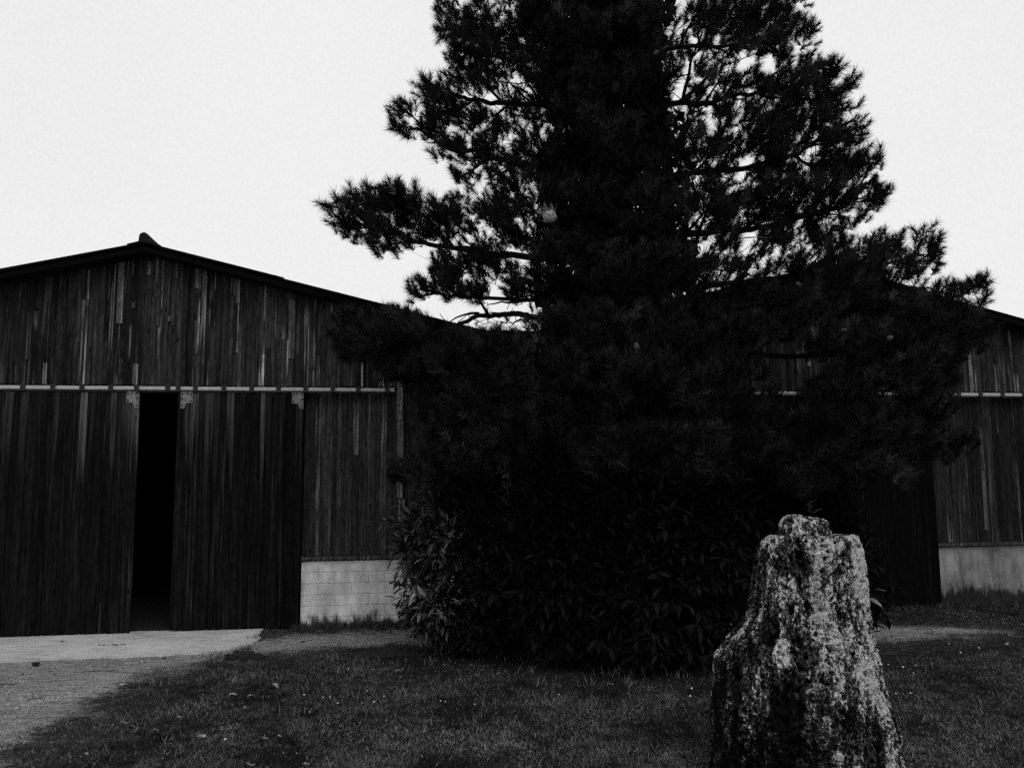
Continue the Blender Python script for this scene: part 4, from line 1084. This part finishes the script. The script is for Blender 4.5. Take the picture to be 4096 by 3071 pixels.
def laurel(base, blobs, n_shoots, label, singles, tint=1.0, fringe=(), leaf=None, mass=None):
    """blobs: (pixel x, y, rx, ry, forward distance, depth radius in m)"""
    base = np.array(base)
    root = empty('laurel_shrub', base)
    tag(root, label, 'shrub', 'cherry laurel under the pine')
    stems = MB()
    mats = []
    shoots = []
    areas = np.array([b[2] * b[3] for b in blobs], float); areas /= areas.sum()
    for (bx, by, rx, ry, D, rd), w in zip(blobs, areas):
        c = at(bx, by, D); r = np.array([rx * D / FPX, rd, ry * D / FPX])
        for _ in range(int(n_shoots * w) + 1):
            q = rng.normal(size=3); q /= np.linalg.norm(q)
            if q[1] > 0.35: q[1] *= -1
            p = c + q * r * (0.55 + 0.45 * rng.uniform() ** 0.5) * (1 + 0.18 * float(fbm(np.array([q * 2.3 + bx * 0.1]), 3)[0]))
            if p[2] < 0.05: p[2] = rng.uniform(0.03, 0.3)
            if p[1] > wall_y(p[0]) - 0.25: continue
            d = q * 0.7 + np.array([0, 0, 0.25]) + rng.normal(0, 0.3, 3)
            shoots.append((p, d / np.linalg.norm(d), c))
    for px, py, D, dx, dz in fringe:
        d = np.array([dx, -0.3, dz]); shoots.append((at(px, py, D), d / np.linalg.norm(d), at(px, py, D) - d))
    for si, (p, d, c) in enumerate(shoots):
        L = rng.uniform(0.14, 0.34)
        q0 = p - d * L
        if si % 3 == 0:
            s0 = base + np.array([rng.normal(0, 0.25), rng.normal(0, 0.12), 0])
            s0[2] = 0.0
            m_ = (s0 + q0) / 2 + np.array([0, 0.05, 0.15])
            stems.tube([s0 - base, m_ - base, q0 - base], [0.016, 0.012, 0.006], 5, cap=False)
        e1 = q0 + d * L * 0.5 + np.array([0, 0, 0.015]); 
        stems.tube([q0 - base, e1 - base, p - base], [0.005, 0.0045, 0.003], 4, cap=False)
        k = rng.integers(6, 11)
        for j in range(k):
            t = (j + 0.7) / k
            o = q0 + d * L * t
            az = j * 2.4 + rng.uniform(-0.5, 0.5)
            side = np.cross(d, [0.1, 0.2, 1.0]); side /= np.linalg.norm(side); s2 = np.cross(d, side)
            y = d * (0.45 + 0.5 * t) + (side * math.cos(az) + s2 * math.sin(az)) * 0.9 + np.array([0, 0, -0.35 * (1 - t) - 0.12])
            y /= np.linalg.norm(y)
            zz = np.array([0, 0, 1.0]) + rng.normal(0, 0.35, 3) + d * 0.3; zz -= y * (zz @ y); zz /= np.linalg.norm(zz)
            x = np.cross(y, zz)
            s = rng.uniform(0.65, 1.15)
            mats.append((o, x * s, y * s, zz * s))
    A = np.array(mats)                                    # (n, 4, 3)
    score = -A[:, 0, 1] + rng.uniform(0, 0.15, len(A))
    order = np.argsort(-score)
    for i in order[:singles]:
        o, x, y, z = A[i]
        ob = bpy.data.objects.new('leaf', leaf or LEAF); C.objects.link(ob); ob.parent = root
        l = o - base
        ob.matrix_basis = Matrix(((x[0], y[0], z[0], l[0]), (x[1], y[1], z[1], l[1]), (x[2], y[2], z[2], l[2]), (0, 0, 0, 1)))
    B = A[order[singles:]]
    V = B[:, None, 0] + LV[None, :, 0:1] * B[:, None, 1] + LV[None, :, 1:2] * B[:, None, 2] + LV[None, :, 2:3] * B[:, None, 3] - base
    F = (np.arange(len(B))[:, None, None] * len(LV) + LT[None]).reshape(-1, 3)
    tt = np.repeat(rng.uniform(0.5, 1.4, len(B)) * tint, len(LV))
    if len(B): link('foliage', np_mesh('foliage', V.reshape(-1, 3), F, True, tt), mass or M['laurel'], root)['kind'] = 'stuff'
    stems.build('stems', M['bark'], root)

laurel((-0.35, 9.2, 0), [(1800, 2150, 200, 230, 8.9, 0.5), (1790, 2380, 190, 200, 8.8, 0.5), (1850, 1930, 160, 130, 9.0, 0.4), (1660, 2180, 70, 140, 8.8, 0.3), (1680, 2440, 80, 120, 8.85, 0.3), (1900, 2330, 120, 240, 8.75, 0.4)], 540,
       'bushy laurel shrub with drooping leaves beside the concrete block plinth', 300,
       fringe=[(1500, 2075, 8.8, -1, 0.15), (1560, 2080, 8.8, -1, 0.2), (1560, 2180, 8.8, -1, 0.2), (1590, 2010, 8.9, -0.8, 0.5), (1640, 1840, 9.0, -0.6, 0.8), (1570, 2390, 8.8, -1, -0.2), (1640, 1960, 8.9, -0.8, 0.3), (1540, 2110, 8.8, -1, -0.1), (1575, 2150, 8.75, -1, 0.1), (1560, 2230, 8.8, -0.9, -0.2), (1585, 2270, 8.8, -0.9, -0.4), (1575, 2320, 8.8, -0.8, -0.5), (1590, 2350, 8.75, -0.9, -0.3), (1600, 2430, 8.8, -0.8, -0.5), (1590, 2500, 8.8, -0.9, -0.2), (1620, 1900, 8.9, -0.7, 0.4), (1600, 2050, 8.85, -0.9, 0.3)])
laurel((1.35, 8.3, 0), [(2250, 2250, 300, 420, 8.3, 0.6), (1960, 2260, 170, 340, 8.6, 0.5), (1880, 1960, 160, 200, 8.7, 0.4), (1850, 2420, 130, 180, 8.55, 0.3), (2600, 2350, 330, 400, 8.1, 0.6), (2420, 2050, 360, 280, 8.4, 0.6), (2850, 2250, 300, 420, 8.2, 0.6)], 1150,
       'dense laurel thicket under the middle of the pine, shade coloured into its leaves', 200, 1.0, leaf=LEAF_S, mass=M['shade'])
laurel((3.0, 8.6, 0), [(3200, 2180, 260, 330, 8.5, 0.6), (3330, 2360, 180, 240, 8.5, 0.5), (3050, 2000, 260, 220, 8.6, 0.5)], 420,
       'sparse laurel shrub showing its leaf tips behind the standing stone', 70, 0.5, mass=M['shade'],  # leaf mass uses the shade-darkened colour, single leaves the lighter one
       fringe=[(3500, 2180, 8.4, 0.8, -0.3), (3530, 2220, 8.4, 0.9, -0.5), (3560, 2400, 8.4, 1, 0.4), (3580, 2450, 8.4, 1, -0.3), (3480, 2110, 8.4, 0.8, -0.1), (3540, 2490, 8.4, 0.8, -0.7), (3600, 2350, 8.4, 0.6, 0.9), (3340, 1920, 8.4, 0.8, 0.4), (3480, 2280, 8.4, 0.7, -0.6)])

# ------------------------------------------------------------------ small things on the ground
def crinkled_leaf(px, py, s, label, group='dead leaves on the lawn'):
    p = gnd(px, py, 0.03)
    mb = MB(); n = 7
    for i in range(n):
        t = i / (n - 1); w = 0.5 * math.sin(math.pi * (0.06 + 0.9 * t)) * random.uniform(0.75, 1.1)
        for q in (-1, 0, 1):
            mb.v.append((s * (t - 0.5), s * 0.55 * w * q, s * (0.16 * abs(q) * random.uniform(0.5, 1.4) + 0.10 * math.sin(t * 5 + px))))
    for i in range(n - 1):
        for q in (0, 1):
            k = i * 3 + q; mb.f.append((k, k + 3, k + 4, k + 1))
    o = mb.build('fallen_leaf', M['dry'], smooth=False); o.location = p
    o.rotation_euler = (random.uniform(-0.3, 0.3), random.uniform(-0.25, 0.25), random.uniform(-0.9, 0.9))
    tag(o, label, 'leaf', group)
small = 'small pale dead leaf lying in the short grass'
crinkled_leaf(1087, 2731, 0.085, 'largest pale dead leaf, flat on the lawn below the plinth')
for q in ((917, 2766, 0.07), (1101, 2932, 0.05), (1207, 3046, 0.05), (982, 3046, 0.06), (1833, 2997, 0.05), (790, 2931, 0.07), (602, 2904, 0.06), (478, 2872, 0.06), (327, 2995, 0.05), (1576, 2677, 0.05), (2424, 2743, 0.06),
          (985, 2770, 0.05), (4019, 2600, 0.07), (700, 2850, 0.04), (1044, 2941, 0.05)):
    crinkled_leaf(*q, small)

def daisy_parts():
    mb = MB(); mb.tube([(0, 0, -0.03), (0.003, 0, 0)], 0.0016, 5)
    st = mb.mesh('stalk'); st.materials.append(M['stalk'])
    mb = MB(); mb.tube([(0, 0, 0.0), (0, 0, 0.003), (0, 0, 0.005)], [0.004, 0.004, 0.002], 8)
    ht = mb.mesh('flower_heart'); ht.materials.append(M['heart'])
    mb = MB()
    for k in range(13):
        t = 2 * math.pi * k / 13; c, s_ = math.cos(t), math.sin(t)
        P = [(0.003, -0.0012, 0.001), (0.009, -0.0026, 0.003), (0.0125, 0, 0.0035), (0.009, 0.0026, 0.003), (0.003, 0.0012, 0.001)]
        n0 = len(mb.v); mb.v += [(x * c - y * s_, x * s_ + y * c, z) for x, y, z in P]; mb.f.append(tuple(range(n0, n0 + 5)))
    pt = mb.mesh('petals'); pt.materials.append(M['petal'])
    return st, ht, pt
DP = daisy_parts()
for (px, py) in ((1454, 2754), (1277, 2779), (1306, 2778), (1480, 2800), (1336, 2802), (1201, 2767), (1223, 2836), (963, 2815), (1748, 2798), (1766, 2802), (1882, 2813), (1521, 2777), (884, 2942), (800, 2929),
                 (3568, 2791), (3627, 2790), (3640, 2711), (3540, 2675), (3904, 2613), (3916, 2667), (3783, 2595), (3599, 2685), (3650, 2679), (3829, 2630), (2221, 2779), (2746, 2791), (2753, 2760)):
    r = empty('daisy', gnd(px, py, 0.045))
    tag(r, *(('tiny white daisy in the grass right of the standing stone', 'flower', 'daisies beyond the stone') if px > 3400 else ('tiny white daisy on the open lawn between gravel path and standing stone', 'flower', 'daisies on the open lawn')))
    r.rotation_euler = (random.uniform(0.2, 0.9), random.uniform(-0.3, 0.3), random.uniform(-0.5, 0.5))
    r.scale = [random.uniform(0.5, 0.85)] * 3
    for nm, me in zip(('stalk', 'flower_heart', 'petals'), DP): link(nm, me, None, r)

def stick(px, py, L, rz, label, z=0.012):
    p = gnd(px, py, z); mb = MB()
    pts = [(-L / 2, 0, 0), (-L / 6, 0.01 * L, 0.004), (L / 5, -0.02 * L, 0.002), (L / 2, 0.03 * L, 0)]
    mb.tube(pts, [0.006, 0.0055, 0.005, 0.003], 6); mb.tube([pts[2], (L * 0.35, 0.12 * L, 0.006)], [0.003, 0.002], 5)
    o = mb.build('stick', M['stick'], smooth=True); o.location = p; o.rotation_euler = (0, 0, rz)
    tag(o, label, 'stick', 'sticks on the gravel')
stick(390, 2662, 0.34, 0.1, 'thin dead stick lying on the gravel just below the apron')
stick(126, 2768, 0.1, 0.5, 'short pale stick on the gravel near the picture edge')
stick(15, 2711, 0.2, 0.15, 'pale stick on the gravel cut by the picture edge')
stick(560, 2674, 0.2, -0.1, 'dark stick on the gravel where the grass begins')

def clod(px, py, s, label, cat='clod', name='soil_clod', flat_=0.45, z=0.03, mat='clod'):
    p = gnd(px, py, z)
    th = np.linspace(0.02, math.pi - 0.02, 16); a = np.linspace(0, 2 * math.pi, 28, endpoint=False)
    V = np.stack([np.sin(th)[:, None] * np.cos(a)[None], np.sin(th)[:, None] * np.sin(a)[None], np.repeat(np.cos(th)[:, None], 28, 1)], 2).reshape(-1, 3)
    V = V * (1 + 0.9 * fbm(V * 2.2 + px * 0.37, 3) + 0.7 * fbm(V * 5 + px, 3))[:, None] * [s, s * 0.8, s * flat_]
    i = np.arange(15)[:, None]; j = np.arange(28)[None]
    F = np.stack([i * 28 + j, (i + 1) * 28 + j, (i + 1) * 28 + (j + 1) % 28, i * 28 + (j + 1) % 28], 2).reshape(-1, 4)
    o = link(name, np_mesh(name, V, F, True), M[mat]); o.location = (p[0], p[1], z)
    tag(o, label, cat)
clod(965, 2620, 0.17, 'low dark mound of soil at the lawn edge beside the apron', 'mound', 'soil_mound', 0.38, 0.0)
clod(865, 2655, 0.12, 'smaller dark mound of soil in the grass below the apron', 'mound', 'soil_mound', 0.3, 0.0)
crumbs = MB(); pc = gnd(443, 2560, 0.03)
for k in range(26):
    x, y, r = random.gauss(0, 0.09), random.gauss(0, 0.008), random.uniform(0.004, 0.013)
    crumbs.tube([(x, y, -0.002), (x + r * 0.3, y, r * 0.5), (x, y + r * 0.2, r * 0.8)], [r, r * 0.9, r * 0.3], 6)
o = crumbs.build('mud_crumbs', M['clod']); o.location = pc
tag(o, 'line of dried mud crumbs on the concrete apron', 'mud', kind='stuff')
clod(234, 2544, 0.018, 'small dark clod alone on the apron near the door', flat_=0.5)
clod(130, 2631, 0.035, 'dark clod at the front edge of the apron')
clod(642, 2617, 0.03, 'small clod on the gravel touching the apron edge', flat_=0.4, z=0.0)
clod(1200, 2558, 0.03, 'small clod on the gravel strip below the plinth', flat_=0.4, z=0.0)

print('TRIS', sum(len(m.loops) - 2 * len(m.polygons) for m in bpy.data.meshes))
